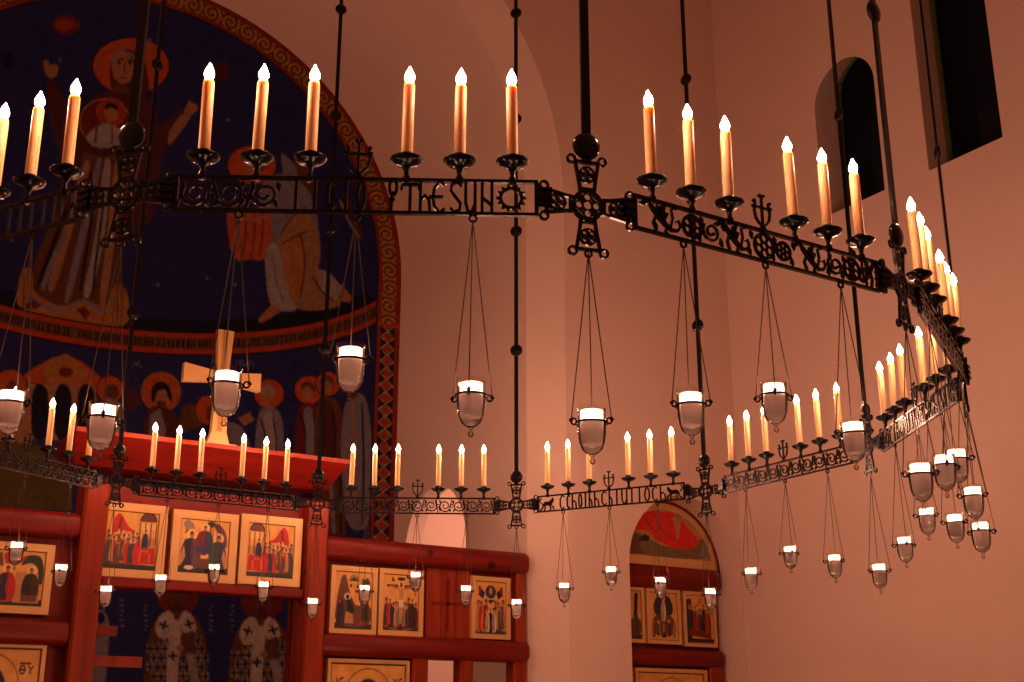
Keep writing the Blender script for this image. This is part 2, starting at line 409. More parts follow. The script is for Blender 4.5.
for pts, w, c in [([(88, 160), (72, 215), (50, 292)], 9, 'tan'), ([(100, 158), (84, 230), (66, 304)], 7, 'grey'), ([(108, 158), (100, 240), (86, 298)], 9, 'lgrey'), ([(90, 170), (94, 205), (80, 292)], 3, 'dark'),
                  ([(118, 160), (112, 230), (102, 306)], 8, 'tan'), ([(74, 190), (58, 232), (36, 290)], 4, 'dark'), ([(104, 200), (96, 260), (92, 298)], 2.5, 'dark'), ([(66, 232), (52, 262), (42, 290)], 5, 'grey')]:
    L(pts, w, c)
G([(16, 309), (18, 284), (22, 270), (30, 267), (33, 276), (32, 292), (60, 308), (85, 298), (106, 310), (114, 283), (122, 284), (129, 296), (130, 330), (60, 320)], 'gold')
for x in (24, 118, 123): L([(x, 276+(x > 50)*8), (x-1, 318)], 1.5, 'brown')
L([(26, 296), (44, 306), (60, 311), (74, 307), (84, 299), (96, 309), (108, 313)], 4, 'grey')
G([(25, 304), (34, 300), (42, 305), (36, 309), (25, 309)], 'dkred'); G([(76, 309), (84, 306), (90, 312), (86, 321)], 'dkred')
# bowed figure holding a cloth
E(252, 165, 25, 20, 'dark'); E(252, 165, 24, 19, 'orange'); E(254, 166, 11, 14, 'flesh')
G([(242, 158), (250, 149), (262, 152), (266, 164), (262, 174), (259, 158), (249, 156)], 'brown')
G([(280, 150), (290, 160), (306, 176), (310, 196), (296, 196), (284, 178)], 'grey'); G([(292, 148), (304, 165), (318, 190), (312, 198), (300, 186)], 'brown')
G([(262, 178), (286, 172), (306, 186), (316, 206), (320, 240), (318, 268), (298, 300), (276, 300), (264, 262), (258, 215)], 'grey')
G([(226, 206), (246, 210), (270, 206), (272, 246), (262, 262), (252, 258), (238, 262), (231, 252), (228, 232)], 'orange')
for x in (236, 245, 254, 262): L([(x, 212), (x+1, 236), (x-3, 258)], 2, 'brown')
L([(230, 216), (250, 220), (270, 216)], 3, 'tan')
G([(276, 248), (286, 226), (298, 212), (310, 214), (319, 232), (321, 256), (316, 276), (332, 288), (342, 300), (338, 308), (304, 312), (288, 302), (280, 280)], 'tan')
G([(284, 238), (298, 226), (306, 244), (304, 280), (296, 300), (286, 290)], 'gold')
for pts in ([(282, 244), (296, 236), (310, 230)], [(300, 232), (306, 262), (300, 300)], [(280, 236), (292, 216), (306, 208)], [(312, 276), (322, 292), (334, 302)]): L(pts, 2, 'brown')
G([(264, 248), (276, 240), (284, 270), (290, 298), (300, 310), (278, 312), (268, 302)], 'lgrey'); L([(272, 252), (276, 280), (284, 306)], 2, 'grey')
G([(257, 321), (266, 310), (274, 304), (282, 310), (274, 316), (262, 323)], 'flesh')
G([(334, 286), (343, 284), (352, 298), (350, 303), (342, 301)], 'flesh'); G([(316, 268), (330, 272), (342, 288), (336, 300), (322, 290)], 'lgrey')
L([(344, 192), (352, 215), (362, 236)], 4, 'dkred'); L([(340, 200), (350, 224), (360, 238)], 2.5, 'tan'); L([(330, 180), (346, 178), (362, 194)], 3, 'maroon')
for px_, py_ in ((60, 60), (158, 285), (228, 120), (325, 110), (207, 278), (235, 285), (150, 40), (12, 240)): L([(px_-2, py_), (px_+2, py_)], 1, 'grey'); L([(px_, py_-2), (px_, py_+2)], 1, 'grey')
# lower register: table under a canopy, processing figures
G([(20, 376), (66, 350), (108, 382), (100, 392), (96, 386), (28, 384)], 'orange'); G([(28, 384), (96, 386), (98, 440), (26, 440)], 'tan')
G([(44, 364), (66, 353), (88, 370), (86, 384), (46, 384)], 'gold')
for x in (40, 63, 86):
    G([(x-9, 440), (x-9, 396), (x-5, 386), (x, 383), (x+6, 387), (x+9, 396), (x+9, 440)], 'navy')
E(66, 372, 7, 5, 'dkred')
E(10, 386, 17, 17, 'dark'); E(10, 386, 16, 16, 'orange'); E(12, 390, 7, 9, 'brown'); G([(-6, 402), (10, 396), (28, 405), (34, 470), (-8, 470)], 'tan')
E(110, 389, 14, 14, 'dark'); E(110, 389, 13, 13, 'orange'); E(112, 392, 7, 8, 'brown'); G([(96, 404), (110, 398), (124, 406), (128, 470), (94, 470)], 'grey')
E(161, 392, 20, 20, 'gold'); E(161, 392, 19, 19, 'orange'); L([(143, 391), (180, 391)], 2, 'gold'); L([(161, 374), (161, 392)], 2, 'gold')
E(161, 396, 9, 12, 'flesh'); G([(151, 400), (151, 388), (158, 381), (167, 383), (172, 392), (172, 404), (168, 398), (166, 389), (157, 391), (154, 404)], 'dark'); G([(156, 402), (160, 400), (167, 402), (164, 410), (159, 410)], 'brown')
G([(146, 412), (154, 405), (168, 408), (180, 418), (186, 470), (140, 470)], 'maroon'); G([(150, 415), (160, 408), (166, 430), (158, 470), (146, 470)], 'grey'); G([(178, 418), (200, 420), (204, 427), (182, 432)], 'brown')
E(131, 400, 10, 11, 'maroon'); E(190, 414, 9, 10, 'brown'); E(207, 410, 11, 14, 'orange'); E(212, 414, 6, 9, 'brown')
G([(208, 430), (222, 420), (240, 424), (250, 440), (252, 475), (206, 475)], 'grey'); G([(238, 418), (250, 412), (254, 420), (244, 426)], 'flesh')
for (x, y, r, fc, rc, rc2) in [(269, 394, 14.5, 'lgrey', 'grey', 'lgrey'), (309, 390, 14, 'brown', 'dkred', 'grey'), (328, 384, 12, 'brown', 'brown', 'maroon')]:
    E(x, y, r+1, r+1, 'dark'); E(x, y, r, r, 'orange'); E(x-2, y+2, r*.42, r*.6, 'flesh')
    G([(x-8, y+2), (x-8, y-6), (x-1, y-10), (x+6, y-5), (x+6, y+4), (x+2, y-3), (x-4, y-4)], fc)
    G([(x-10, y+17), (x-3, y+12), (x+9, y+15), (x+15, y+30), (x+14, y+90), (x-14, y+90), (x-14, y+38)], rc)
    G([(x-6, y+18), (x+3, y+16), (x+9, y+40), (x+6, y+85), (x-2, y+84), (x-4, y+45)], rc2)
    L([(x-9, y+24), (x-3, y+40), (x-6, y+80)], 1.6, 'dark'); L([(x+4, y+22), (x+8, y+50), (x+5, y+86)], 1.6, 'dark')
G([(344, 402), (356, 392), (366, 396), (372, 430), (372, 530), (345, 530), (340, 450)], 'grey'); L([(352, 400), (356, 450), (352, 520)], 3, 'tan'); L([(362, 402), (364, 470), (362, 525)], 2, 'navy'); E(352, 391, 6, 8, 'brown')
G([(318, 470), (342, 466), (346, 535), (322, 535)], 'brown'); L([(330, 470), (334, 534)], 4, 'grey'); L([(340, 470), (341, 534)], 2, 'dark')
G([(-10, 440), (40, 445), (72, 470), (72, 510), (-10, 510)], 'olive'); 
for k in range(5): L([(-5+12*k, 506), (4+13*k, 486), (26+11*k, 474)], 2, 'brown')
for x, y in ((137, 367), (216, 364), (228, 366), (240, 365), (250, 366)): L([(x-4, y), (x-2, y-5)], 1, 'grey'); L([(x, y), (x, y-5), (x+3, y-5)], 1, 'grey'); L([(x+3, y-2), (x+4, y+1)], 1, 'grey')
# two bishops behind the open doors
for cx, top in ((178, 598), (262, 604)):
    E(cx, top-2, 21, 19, 'dkred'); E(cx, top+1, 9, 14, 'brown'); E(cx, top+11, 6, 8, 'maroon')
    G([(cx-36, 700), (cx-32, top+50), (cx-26, top+28), (cx-16, top+14), (cx+14, top+14), (cx+24, top+28), (cx+29, top+50), (cx+30, 700)], 'brown')
    for i in range(-4, 5):
        for j in range(9):
            x = cx+i*7.4+(j % 2)*3.6-2; y = top+24+j*9
            if abs(x-cx) > min(29, 16+j*4): continue
            G([(x-3.4, y-4), (x+3.4, y-4), (x+3.4, y+4), (x-3.4, y+4)], ('tan', 'lgrey', 'grey')[(i+j) % 3])
            L([(x-3.2, y), (x+3.2, y)], 2.2, 'navy'); L([(x, y-3.6), (x, y+3.6)], 2.2, 'navy')
    G([(cx-24, top+30), (cx-17, top+15), (cx-7, top+12), (cx-1, top+26), (cx-8, top+40), (cx-18, top+42)], 'white'); G([(cx+19, top+28), (cx+13, top+15), (cx+5, top+12), (cx, top+26), (cx+6, top+36), (cx+16, top+38)], 'white')
    G([(cx-8, top+22), (cx+4, top+22), (cx+1, top+60), (cx-2, 700), (cx-12, 700), (cx-11, top+60)], 'white')
    for x, y, t in ((cx-14, top+27, .3), (cx+11, top+26, -.3), (cx-5, top+58, 0)):
        c_, s_ = math.cos(t), math.sin(t); L([(x-5*c_, y-5*s_), (x+5*c_, y+5*s_)], 2.6, 'navy'); L([(x+5*s_, y-5*c_), (x-5*s_, y+5*c_)], 2.6, 'navy')
    G([(cx+3, top+36), (cx+16, top+32), (cx+17, top+54), (cx+4, top+56)], 'brown'); E(cx+2, top+50, 4, 3, 'flesh')
    G([(cx+8, top+56), (cx+15, top+56), (cx+26, 700), (cx+16, 700)], 'lgrey')
G([(92, 618), (100, 608), (108, 616), (110, 632), (104, 700), (90, 700)], 'grey'); E(101, 618, 4, 6, 'navy')
for x, y in ((122, 600), (146, 605), (211, 605), (232, 605)):
    for k in range(6): L([(x-2, y+k*5), (x+2, y+k*5+1)], 1, 'grey')
D_ = X-CAM; Zd = D_@FW
PU = 512+F_PX*(D_@RT)/Zd; PV = 341-F_PX*(D_@UP)/Zd      # figures are surveyed as angles from where the photographer stood
colr = paint_soft(PU, PV, B['blue'], SH, 1.3, 1.3)
colr *= (.68+.26*rng.random(colr.shape[:2]))[..., None]
# lettered band between the registers, set by height
zb = hit_apse(200, 344)[1]; bh = .185
def band(z0, z1, c): colr[(V > z0) & (V < z1)] = B[c] if isinstance(c, str) else c
band(zb-bh*.60, zb+bh*.60, 'dark'); band(zb-bh*.55, zb+bh*.55, 'red'); band(zb-bh*.33, zb+bh*.33, 'gold'); band(zb-bh*.27, zb+bh*.27, 'brown')
arc = U*R_APSE; t = 0.02
while t < R_APSE*PI:
    kind = random.choice((0, 1, 2, 3, 4, 5, 6, 1, 2, 3, 4, 5, 6)); w = random.choice((.03, .036, .042))
    if kind: 
        sel = (np.abs(V-zb) < bh*.2)
        colr[sel & (np.abs(arc-t) < .006)] = B['dark']
        if kind in (1, 2, 5): colr[sel & (np.abs(arc-t-w*.6) < .006)] = B['dark']
        if kind in (2, 3): colr[(np.abs(V-zb-bh*.16) < .010) & (arc > t) & (arc < t+w*.6)] = B['dark']
        if kind in (4, 5): colr[(np.abs(V-zb) < .008) & (arc > t) & (arc < t+w*.6)] = B['dark']
        if kind in (3, 6): colr[(np.abs(V-zb+bh*.16) < .010) & (arc > t) & (arc < t+w*.6)] = B['dark']
    t += w+.012
mural = link('apse_mural', grid_mesh('apse_mural', X, colr, M['mural']))
tag(mural, 'dark blue apse mural of haloed figures above and below a curved lettered band', 'mural')
# painted border on the face of the apse arch
npth = 1500; nw = 22
path = []
tot = 2*ZS+PI*R_APSE
ro_, ri_ = R_TUN+.002, R_APSE-.002
wv = np.linspace(0, 1, nw); sv = np.linspace(0, tot, npth)
Xb = np.zeros((npth, nw, 3)); 
for i, q in enumerate(sv):
    for j, w in enumerate(wv):
        r = ri_+(ro_-ri_)*w
        if q < ZS: x, z = XC+r, q
        elif q < ZS+PI*R_APSE: a = (q-ZS)/R_APSE; x, z = XC+r*math.cos(a), ZS+r*math.sin(a)
        else: x, z = XC-r, tot-q
        Xb[i, j] = (x, YA-.006, z)
Sg, Wg = np.meshgrid(sv, wv, indexing='ij')
cb = np.empty(Sg.shape+(3,)); cb[:] = lin((140, 44, 34))
inner = np.abs(Wg-.5) < .27; cb[inner] = B['brown']; cb[(np.abs(np.abs(Wg-.5)-.27) < .03)] = B['tan']
zdia = at(386, 325, YA)[2]
dia = inner & ((Sg < zdia) | (Sg > tot-zdia))
per = .108; f1 = np.abs(((Sg/per) % 1)-.5)*2; f2 = np.abs(Wg-.5)/.27
dd = (1-f1)+f2
dd = f1+f2; cb[dia] = B['navy']; cb[dia & (dd < 1.12)] = B['tan']; cb[dia & (dd < .86)] = B['brown']; cb[dia & (dd < .62)] = B['red']; cb[dia & (dd < .2)] = B['dkred']
scr = inner & ~dia; vx = (Wg-.5)*2*.1; fold = np.where((Sg/.16).astype(int) % 2 == 0, 1, -1); cu = (Sg % .16)-.08
rad_ = np.hypot(cu, vx); ang_ = np.arctan2(vx*fold, cu); vv = np.sin(rad_*150+ang_)
cb[scr] = B['olive']; cb[scr & (vv > .25)] = B['gold']; cb[scr & (vv < -.75)] = B['dkred']
cb[(np.abs(Sg-zdia) < .02)] = B['red']
cb[(Wg < .06)] = B['navy']; cb *= .82
link('painted_border', grid_mesh('painted_border', Xb, cb, M['mural'], False), mural)

# ------------------------------------------------------------------ icon screen
def beam(mb, x0, x1, yc, zc, dy, dz, n=20, p=3.2):
    ring = []
    for i in range(n):
        a = 2*PI*i/n; c, s_ = math.cos(a), math.sin(a)
        ring.append((math.copysign(abs(c)**(2/p), c)*dy/2, math.copysign(abs(s_)**(2/p), s_)*dz/2))
    vs = []; st = [(x0, .86), (x0+.02, 1), (x1-.02, 1), (x1, .86)]
    for x, k in st: vs += [(x, yc+y*k, zc+z*k) for y, z in ring]
    fs = [(j*n+i, j*n+(i+1) % n, (j+1)*n+(i+1) % n, (j+1)*n+i) for j in range(3) for i in range(n)]
    fs += [tuple(range(n-1, -1, -1)), tuple(3*n+i for i in range(n))]
    mb.add(vs, fs)
def bevel_box(mb, lo, hi, b=.012):
    x0, y0, z0 = lo; x1, y1, z1 = hi       # vertical posts and boards with eased front edges
    ring = [(x0, y1), (x0, y0+b), (x0+b, y0), (x1-b, y0), (x1, y0+b), (x1, y1)]
    n = 6; vs = [(x, y, z) for z in (z0, z1) for x, y in ring]
    mb.add(vs, [(i, (i+1) % n, n+(i+1) % n, n+i) for i in range(n)]+[tuple(range(n-1, -1, -1)), tuple(n+i for i in range(n))])
def quad(p0, p1, p2, p3, Y):            # corners tl tr br bl in the photo -> x0 x1 z0 z1
    a, b, c, d = [at(*p, Y) for p in (p0, p1, p2, p3)]
    return (a[0]+d[0])/2, (b[0]+c[0])/2, (c[2]+d[2])/2, (a[2]+b[2])/2
scr = empty('icon_screen', (XC, YI, 0))
tag(scr, 'red timber icon screen of posts and log beams closing off the painted apse', 'icon screen')
def part(mb, name, mat, parent=scr, smooth=False, root=(XC, YI, 0)):
    mb.v = [(x-root[0], y-root[1], z-root[2]) for x, y, z in mb.v]
    return mb.obj(name, mat, parent, smooth)
XE = XC+R_TUN-.03
xpl = at(90, 560, YI)[0]; 
PW = .165
pL0 = at(70, 600, YI)[0]-.0; pL1 = at(97, 585, YI)[0]
pR0 = at(301, 570, YI)[0]; pR1 = at(321, 570, YI)[0]
zT0, zT1 = 2.675, 2.822; zL0, zL1 = 2.095, 2.235
for x0, x1 in ((pL0, pL1), (pR0, pR1)):
    mb = MB(); bevel_box(mb, (x0, YI-.10, 0), (x1, YI+.10, 3.02), .014); part(mb, 'post', M['wood_v'])
# side wings: top beam, lower beam, boards, end posts
for (x0, x1) in ((pR1-.01, XE), (2*XC-XE, pL0+.01)):
    mb = MB(); beam(mb, x0, x1, YI, (zT0+zT1)/2, .17, zT1-zT0); part(mb, 'top_beam', M['wood_h'], smooth=True)
    mb = MB(); beam(mb, x0, x1, YI, (zL0+zL1)/2, .17, zL1-zL0); part(mb, 'lower_beam', M['wood_h'], smooth=True)
    mb = MB(); bevel_box(mb, (x0, YI+.015, zL1-.03), (x1, YI+.05, zT0+.03), .004); part(mb, 'back_board', M['wood_d'])
xq0 = at(513, 610, YI)[0]
mb = MB(); bevel_box(mb, (xq0, YI-.05, zL1-.02), (XE-.01, YI+.06, zT0+.02)); part(mb, 'end_post', M['wood_v'])
mb = MB(); bevel_box(mb, (2*XC-XE+.01, YI-.05, zL1-.02), (2*XC-xq0, YI+.06, zT0+.02)); part(mb, 'end_post', M['wood_v'])
# below the lower beam: jambs of the side doors
for a, b in ((409, 425), (457, 470), (510, 523)):
    mb = MB(); bevel_box(mb, (at(a, 675, YI)[0], YI-.05, 0), (at(b, 675, YI)[0], YI+.05, zL0+.02)); part(mb, 'door_jamb', M['wood_v'])
mb = MB(); bevel_box(mb, (pR1-.01, YI+.02, 0), (at(411, 675, YI)[0], YI+.05, zL0+.02), .004); part(mb, 'dado_board', M['wood_d'])
mb = MB(); bevel_box(mb, (2*XC-XE, YI+.02, 0), (pL0+.01, YI+.05, zL0+.02), .004); part(mb, 'dado_board', M['wood_d'])
# boards with a cross cut into them beside the last icon
xe0, xe1 = at(425, 600, YI)[0], at(470, 600, YI)[0]
for i in range(3):
    w_ = (xe1-xe0)/3
    mb = MB(); bevel_box(mb, (xe0+w_*i+.001, YI-.012, zL1-.02), (xe0+w_*(i+1)-.001, YI+.02, zT0+.02), .004); part(mb, 'plank', M['wood_v'])
cxx = at(447, 612, YI)[0]
mb = MB(); c0 = at(447, 630, YI)[2]; c1 = at(447, 579, YI)[2]; cm = at(447, 604, YI)[2]
mb.box((cxx-.010, YI-.018, c0), (cxx+.010, YI-.008, c1)); mb.box((at(431, 602, YI)[0], YI-.018, cm-.010), (at(464, 605, YI)[0], YI-.008, cm+.010)); part(mb, 'incised_cross', M['wood_d'])
# middle bay: header behind the three icons, lintel, canopy with sloping front
zl1 = at(200, 583, YI)[2]; zl0 = at(200, 594, YI)[2]
mb = MB(); bevel_box(mb, (pL1-.005, YI+.004, zl1-.02), (pR0+.005, YI+.04, 3.02), .004); part(mb, 'header_board', M['wood_h'])
mb = MB(); beam(mb, pL1-.005, pR0+.005, YI-.01, (zl0+zl1)/2, .13, zl1-zl0, p=6); part(mb, 'lintel', M['wood_h'])
tl = at(76, 428, 2.46); tr = at(349, 463, 2.46); zt = (tl[2]+tr[2])/2
br = at(326, 491, 2.66); zb_ = br[2]; dxr = tr[0]-br[0]
mb = MB(); k0, k1 = tl[0], tr[0]
cs = [(2.66, zb_, dxr), (2.455, zt-.012, .0), (2.462, zt, .0), (2.98, zt, .0), (2.98, zb_, dxr)]
vs = [(k0+d, y, z) for y, z, d in cs]+[(k1-d, y, z) for y, z, d in cs]
mb.add(vs, [(0, 1, 2, 3, 4), (9, 8, 7, 6, 5)]+[(i, 5+i, 5+(i+1) % 5, (i+1) % 5) for i in range(5)])
part(mb, 'canopy', M['wood_h'])
mb = MB(); mb.box((k0+.0, 2.445, zt-.014), (k1, 2.47, zt+.012)); part(mb, 'canopy_edge', M['wood_v'])
# open royal doors: rails seen inside the doorway, and the dark door leaf edge on the right
for y0, y1, xa, xb in ((626, 636, 94, 116), (656, 667, 98, 141)):
    mb = MB(); a = at(xa, y0, 2.95); b = at(xb, y1, 2.95); bevel_box(mb, (pL1-.06, 2.93, at(110, y1, 2.95)[2]), (b[0], 2.97, at(110, y0, 2.95)[2]), .005); part(mb, 'door_rail', M['wood_v'])
xa = at(288, 640, 2.9)[0]; mb = MB(); bevel_box(mb, (xa, 2.88, 0), (pR0+.05, 2.93, zl1), .006); part(mb, 'door_leaf', M['wood_d'])

# ------------------------------------------------------------------ icons
Cc = {k: lin(v) for k, v in dict(gold=(232, 176, 92), pale=(240, 200, 130), red=(196, 42, 30), dred=(124, 30, 26), blue=(52, 66, 104), dblue=(38, 42, 66), green=(62, 84, 58), dgreen=(44, 54, 36),
      brown=(110, 66, 40), dbrown=(62, 38, 28), dark=(34, 24, 22), tan=(196, 144, 88), grey=(140, 132, 124), white=(232, 214, 186), flesh=(170, 108, 66), purple=(104, 66, 84), orange=(226, 110, 44), fire=(226, 40, 24), olive=(124, 104, 62)).items()}
def pe(cx, cy, rx, ry): return ellipse(cx, cy, rx, ry, 18)
def icon(name, rect, shapes, label, Y=YI, border=.10, bg='gold', n=(90, 100), cat='icon', ground=None):
    x0, x1, z0, z1 = rect; w, h = x1-x0, z1-z0
    r = empty('icon', ((x0+x1)/2, Y-.03, z0)); tag(r, label, cat)
    bw = border*w
    mb = MB()
    mb.box((-w/2, .002, 0), (w/2, .03, h))
    for lo, hi in (((-w/2, -.008, 0), (-w/2+bw, .002, h)), ((w/2-bw, -.008, 0), (w/2, .002, h)), ((-w/2+bw, -.008, 0), (w/2-bw, .002, bw)), ((-w/2+bw, -.008, h-bw), (w/2-bw, .002, h))): mb.box(lo, hi)
    mb.obj('frame', M['gold_wood'], r)
    u = np.linspace(0, 1, n[0]); v = np.linspace(0, 1, n[1]); U, V = np.meshgrid(u, v, indexing='ij')
    X = np.stack([-w/2+bw+U*(w-2*bw), np.full_like(U, .0005), bw+V*(h-2*bw)], -1)
    sh = [([(0, 0), (1, 0), (1, 1), (0, 1)], Cc['dbrown']), ([(.015, .015), (.985, .015), (.985, .985), (.015, .985)], Cc[bg])]
    sh += [(p, Cc[c]) for p, c in shapes]
    colr = paint_soft(U, V, Cc[bg], sh, 1/n[0], 1/n[1])
    link('painting', grid_mesh('icon_painting', X, colr, M['icon'], False), r)
    return r
def saint(x, y, h, robe, cloak, halo='pale', hr=None, wd=1.0):
    s = h*.10; hr = hr or s*1.25
    out = [(pe(x, y+h*.90, hr, hr*.9), halo), ([(x-s*1.4*wd, y), (x-s*1.7*wd, y+h*.45), (x-s*1.1*wd, y+h*.76), (x, y+h*.84), (x+s*1.1*wd, y+h*.76), (x+s*1.7*wd, y+h*.45), (x+s*1.4*wd, y)], robe),
           ([(x-s*1.6*wd, y+h*.05), (x-s*1.1*wd, y+h*.76), (x+s*.2, y+h*.8), (x-s*.1, y+h*.4), (x+s*.5, y+h*.05)], cloak),
           (pe(x, y+h*.89, s*.55, s*.72), 'flesh'), ([(x-s*.6, y+h*.87), (x-s*.5, y+h*.97), (x+s*.1, y+h*1.0), (x+s*.6, y+h*.95), (x+s*.55, y+h*.9), (x, y+h*.94)], 'dbrown'),
           (stroke([(x+s*.2, y+h*.7), (x+s*.5, y+h*.4), (x+s*.2, y+h*.06)], .012), 'dark')]
    return out
def crowd(x0, x1, y, h, n, cols, hal=None):
    out = []
    for i in range(n):
        x = x0+(x1-x0)*i/max(1, n-1); c = cols[i % len(cols)]
        out += saint(x, y+(i % 2)*.03, h*(1-.08*(i % 3)), c, cols[(i+2) % len(cols)], hal if hal else ('pale' if i % 2 else 'tan'))
    return out
def ciborium(x, w, y0, y1):
    out = [([(x-w/2, y1-.14)]+circ((x, y1-.14), w/2, 12, PI, 0, True), 'dark'), ([(x-w*.43, y1-.14)]+circ((x, y1-.14), w*.43, 12, PI, 0, True), 'brown')]
    for k in (-.46, -.16, .16, .46): out.append((stroke([(x+w*k, y0), (x+w*k, y1-.16)], .022), 'dark'))
    for k in (-.31, 0, .31): out.append(([(x+w*(k-.12), y1-.28), (x+w*(k-.12), y1-.2)]+circ((x+w*k, y1-.2), w*.12, 8, PI, 0, True)+[(x+w*(k+.12), y1-.28)], 'pale'))
    return out
def communion(flip):
    sh = [([(.0, .0), (1, 0), (1, .09), (0, .10)], 'dgreen'), ([(.02, .5), (.98, .56), (.98, .1), (.02, .1)], 'tan')]
    sh += [([(.02, .08), (.02, .56), (.66, .60), (.66, .08)], 'grey'), ([(.02, .08), (.02, .3), (.66, .3), (.66, .08)], 'brown')]
    sh += crowd(.06, .60, .22, .44, 8, ['grey', 'purple', 'tan', 'dred', 'green', 'brown', 'blue', 'grey'])
    sh += crowd(.08, .62, .08, .50, 7, ['blue', 'red', 'green', 'tan', 'purple', 'brown', 'red'])
    sh += [([(.10, .62), (.14, .86), (.22, .97), (.30, .92), (.42, .72), (.60, .66), (.40, .64), (.26, .70), (.22, .62)], 'red'), ([(.22, .70), (.26, .9), (.30, .88), (.28, .68)], 'dred')]
    sh += ciborium(.80, .34, .42, .98) + saint(.76, .30, .42, 'blue', 'dblue')
    sh += [([(.58, .10), (.62, .38), (.96, .40), (.98, .12)], 'red'), ([(.66, .14), (.67, .3), (.70, .3), (.70, .14)], 'orange'), ([(.84, .14), (.85, .3), (.88, .3), (.88, .14)], 'orange')]
    sh += [(pe(.7+.06*i, .33, .02, .016), 'tan') for i in range(3)]
    return [([(1-x, y) for x, y in p], c) for p, c in sh] if flip else sh
trinity = [([(0, 0), (1, 0), (1, .12), (0, .12)], 'dgreen'), ([(.06, .92), (.14, .98), (.24, .94), (.30, .82), (.10, .80)], 'grey'), ([(.12, .8), (.28, .8), (.26, .72), (.10, .72)], 'brown'),
           ([(.62, .96), (.80, .94), (.94, .76), (.96, .50), (.86, .52), (.80, .72)], 'purple'), ([(.52, .9), (.56, .98), (.66, .98), (.68, .9), (.60, .84)], 'dgreen'), (stroke([(.6, .86), (.62, .7)], .03), 'brown'),
           ([(.26, .10), (.30, .34), (.70, .34), (.74, .10)], 'brown'), ([(.30, .28), (.32, .40), (.70, .40), (.72, .28)], 'pale'), (pe(.5, .36, .05, .025), 'dred'),
           ([(.36, .42), (.34, .6), (.30, .74), (.40, .66)], 'tan'), ([(.64, .42), (.68, .62), (.70, .76), (.60, .66)], 'tan')]
trinity += saint(.50, .36, .54, 'blue', 'dred', 'pale', .095, 2.0) + saint(.24, .06, .72, 'purple', 'dblue', 'pale', .11, 1.75) + saint(.78, .06, .68, 'blue', 'green', 'pale', .11, 1.6)
trinity += [([(.10, .5), (.04, .3), (.06, .12), (.14, .3)], 'tan'), ([(.9, .46), (.97, .28), (.94, .1), (.86, .3)], 'tan'), (pe(.22, .1, .09, .04), 'white'), ([(.36, .5), (.33, .36), (.5, .42), (.67, .36), (.64, .5)], 'blue')]
nativity = [([(0, 0), (1, 0), (1, .1), (0, .1)], 'dgreen'), ([(.0, .04), (.06, .55), (.16, .92), (.28, .95), (.36, .70), (.52, .45), (.62, .40), (.98, .46), (1, .04)], 'brown'), ([(.04, .05), (.1, .5), (.2, .55), (.3, .3), (.26, .06)], 'dbrown'),
            (pe(.34, .56, .09, .065), 'white'), (pe(.34, .555, .05, .045), 'dark'), ([(.30, .5), (.42, .52), (.55, .34), (.5, .26), (.34, .32)], 'dark'), ([(.3, .3), (.5, .26), (.52, .1), (.28, .1)], 'tan')]
for k in range(9): nativity.append((stroke([(.5, .84), (.5+.14*math.cos(PI*k/8), .84+.11*math.sin(PI*k/8))], .02), 'dgreen'))
nativity += [(pe(.42, .75, .035, .03), 'dbrown'), (pe(.6, .75, .035, .03), 'dbrown'), ([(.70, .62), (.72, .9), (.80, .86), (.86, .92), (.94, .84), (.96, .6)], 'green')] + saint(.14, .1, .42, 'dblue', 'dark', 'brown') + saint(.74, .14, .44, 'dgreen', 'brown') + saint(.88, .12, .44, 'brown', 'dark') + [([(.66, .08), (.72, .16), (.78, .08)], 'red'), (stroke([(.5, .8), (.58, .5)], .02), 'tan')]
crucif = [([(0, 0), (1, 0), (1, .08), (0, .08)], 'dbrown'), ([(.08, .44), (.92, .44), (.92, .08), (.08, .08)], 'tan')] + [([(.04, .0), (.04, .46), (.40, .52), (.60, .52), (.96, .46), (.96, 0)], 'olive'), ([(.06, .05), (.06, .40), (.38, .44), (.38, .05)], 'dbrown'), ([(.62, .05), (.62, .44), (.95, .42), (.95, .05)], 'dbrown')] + crowd(.10, .30, .06, .52, 3, ['red', 'dblue', 'dgreen']) + crowd(.72, .92, .06, .54, 3, ['dbrown', 'dark', 'dred']) + \
         [(stroke([(.5, .04), (.5, .95)], .05), 'dbrown'), (stroke([(.10, .79), (.90, .79)], .045), 'dark'), (stroke([(.4, .92), (.6, .92)], .05), 'dark'), (stroke([(.16, .79), (.5, .75), (.84, .79)], .04), 'flesh'),
          ([(.43, .76), (.57, .76), (.55, .52), (.56, .28), (.52, .12), (.47, .12), (.45, .28), (.45, .52)], 'tan'), ([(.43, .55), (.57, .55), (.57, .42), (.44, .42)], 'white'), (pe(.5, .81, .09, .07), 'pale'), (pe(.5, .81, .04, .05), 'brown'),
          ([(.22, .88), (.26, .96), (.32, .86)], 'dbrown'), ([(.7, .86), (.76, .96), (.8, .88)], 'dbrown')] + saint(.37, .06, .40, 'grey', 'tan') + saint(.63, .06, .40, 'dgreen', 'grey') + [(pe(.5, .05, .12, .05), 'dred'), (pe(.5, .05, .05, .03), 'dark')]
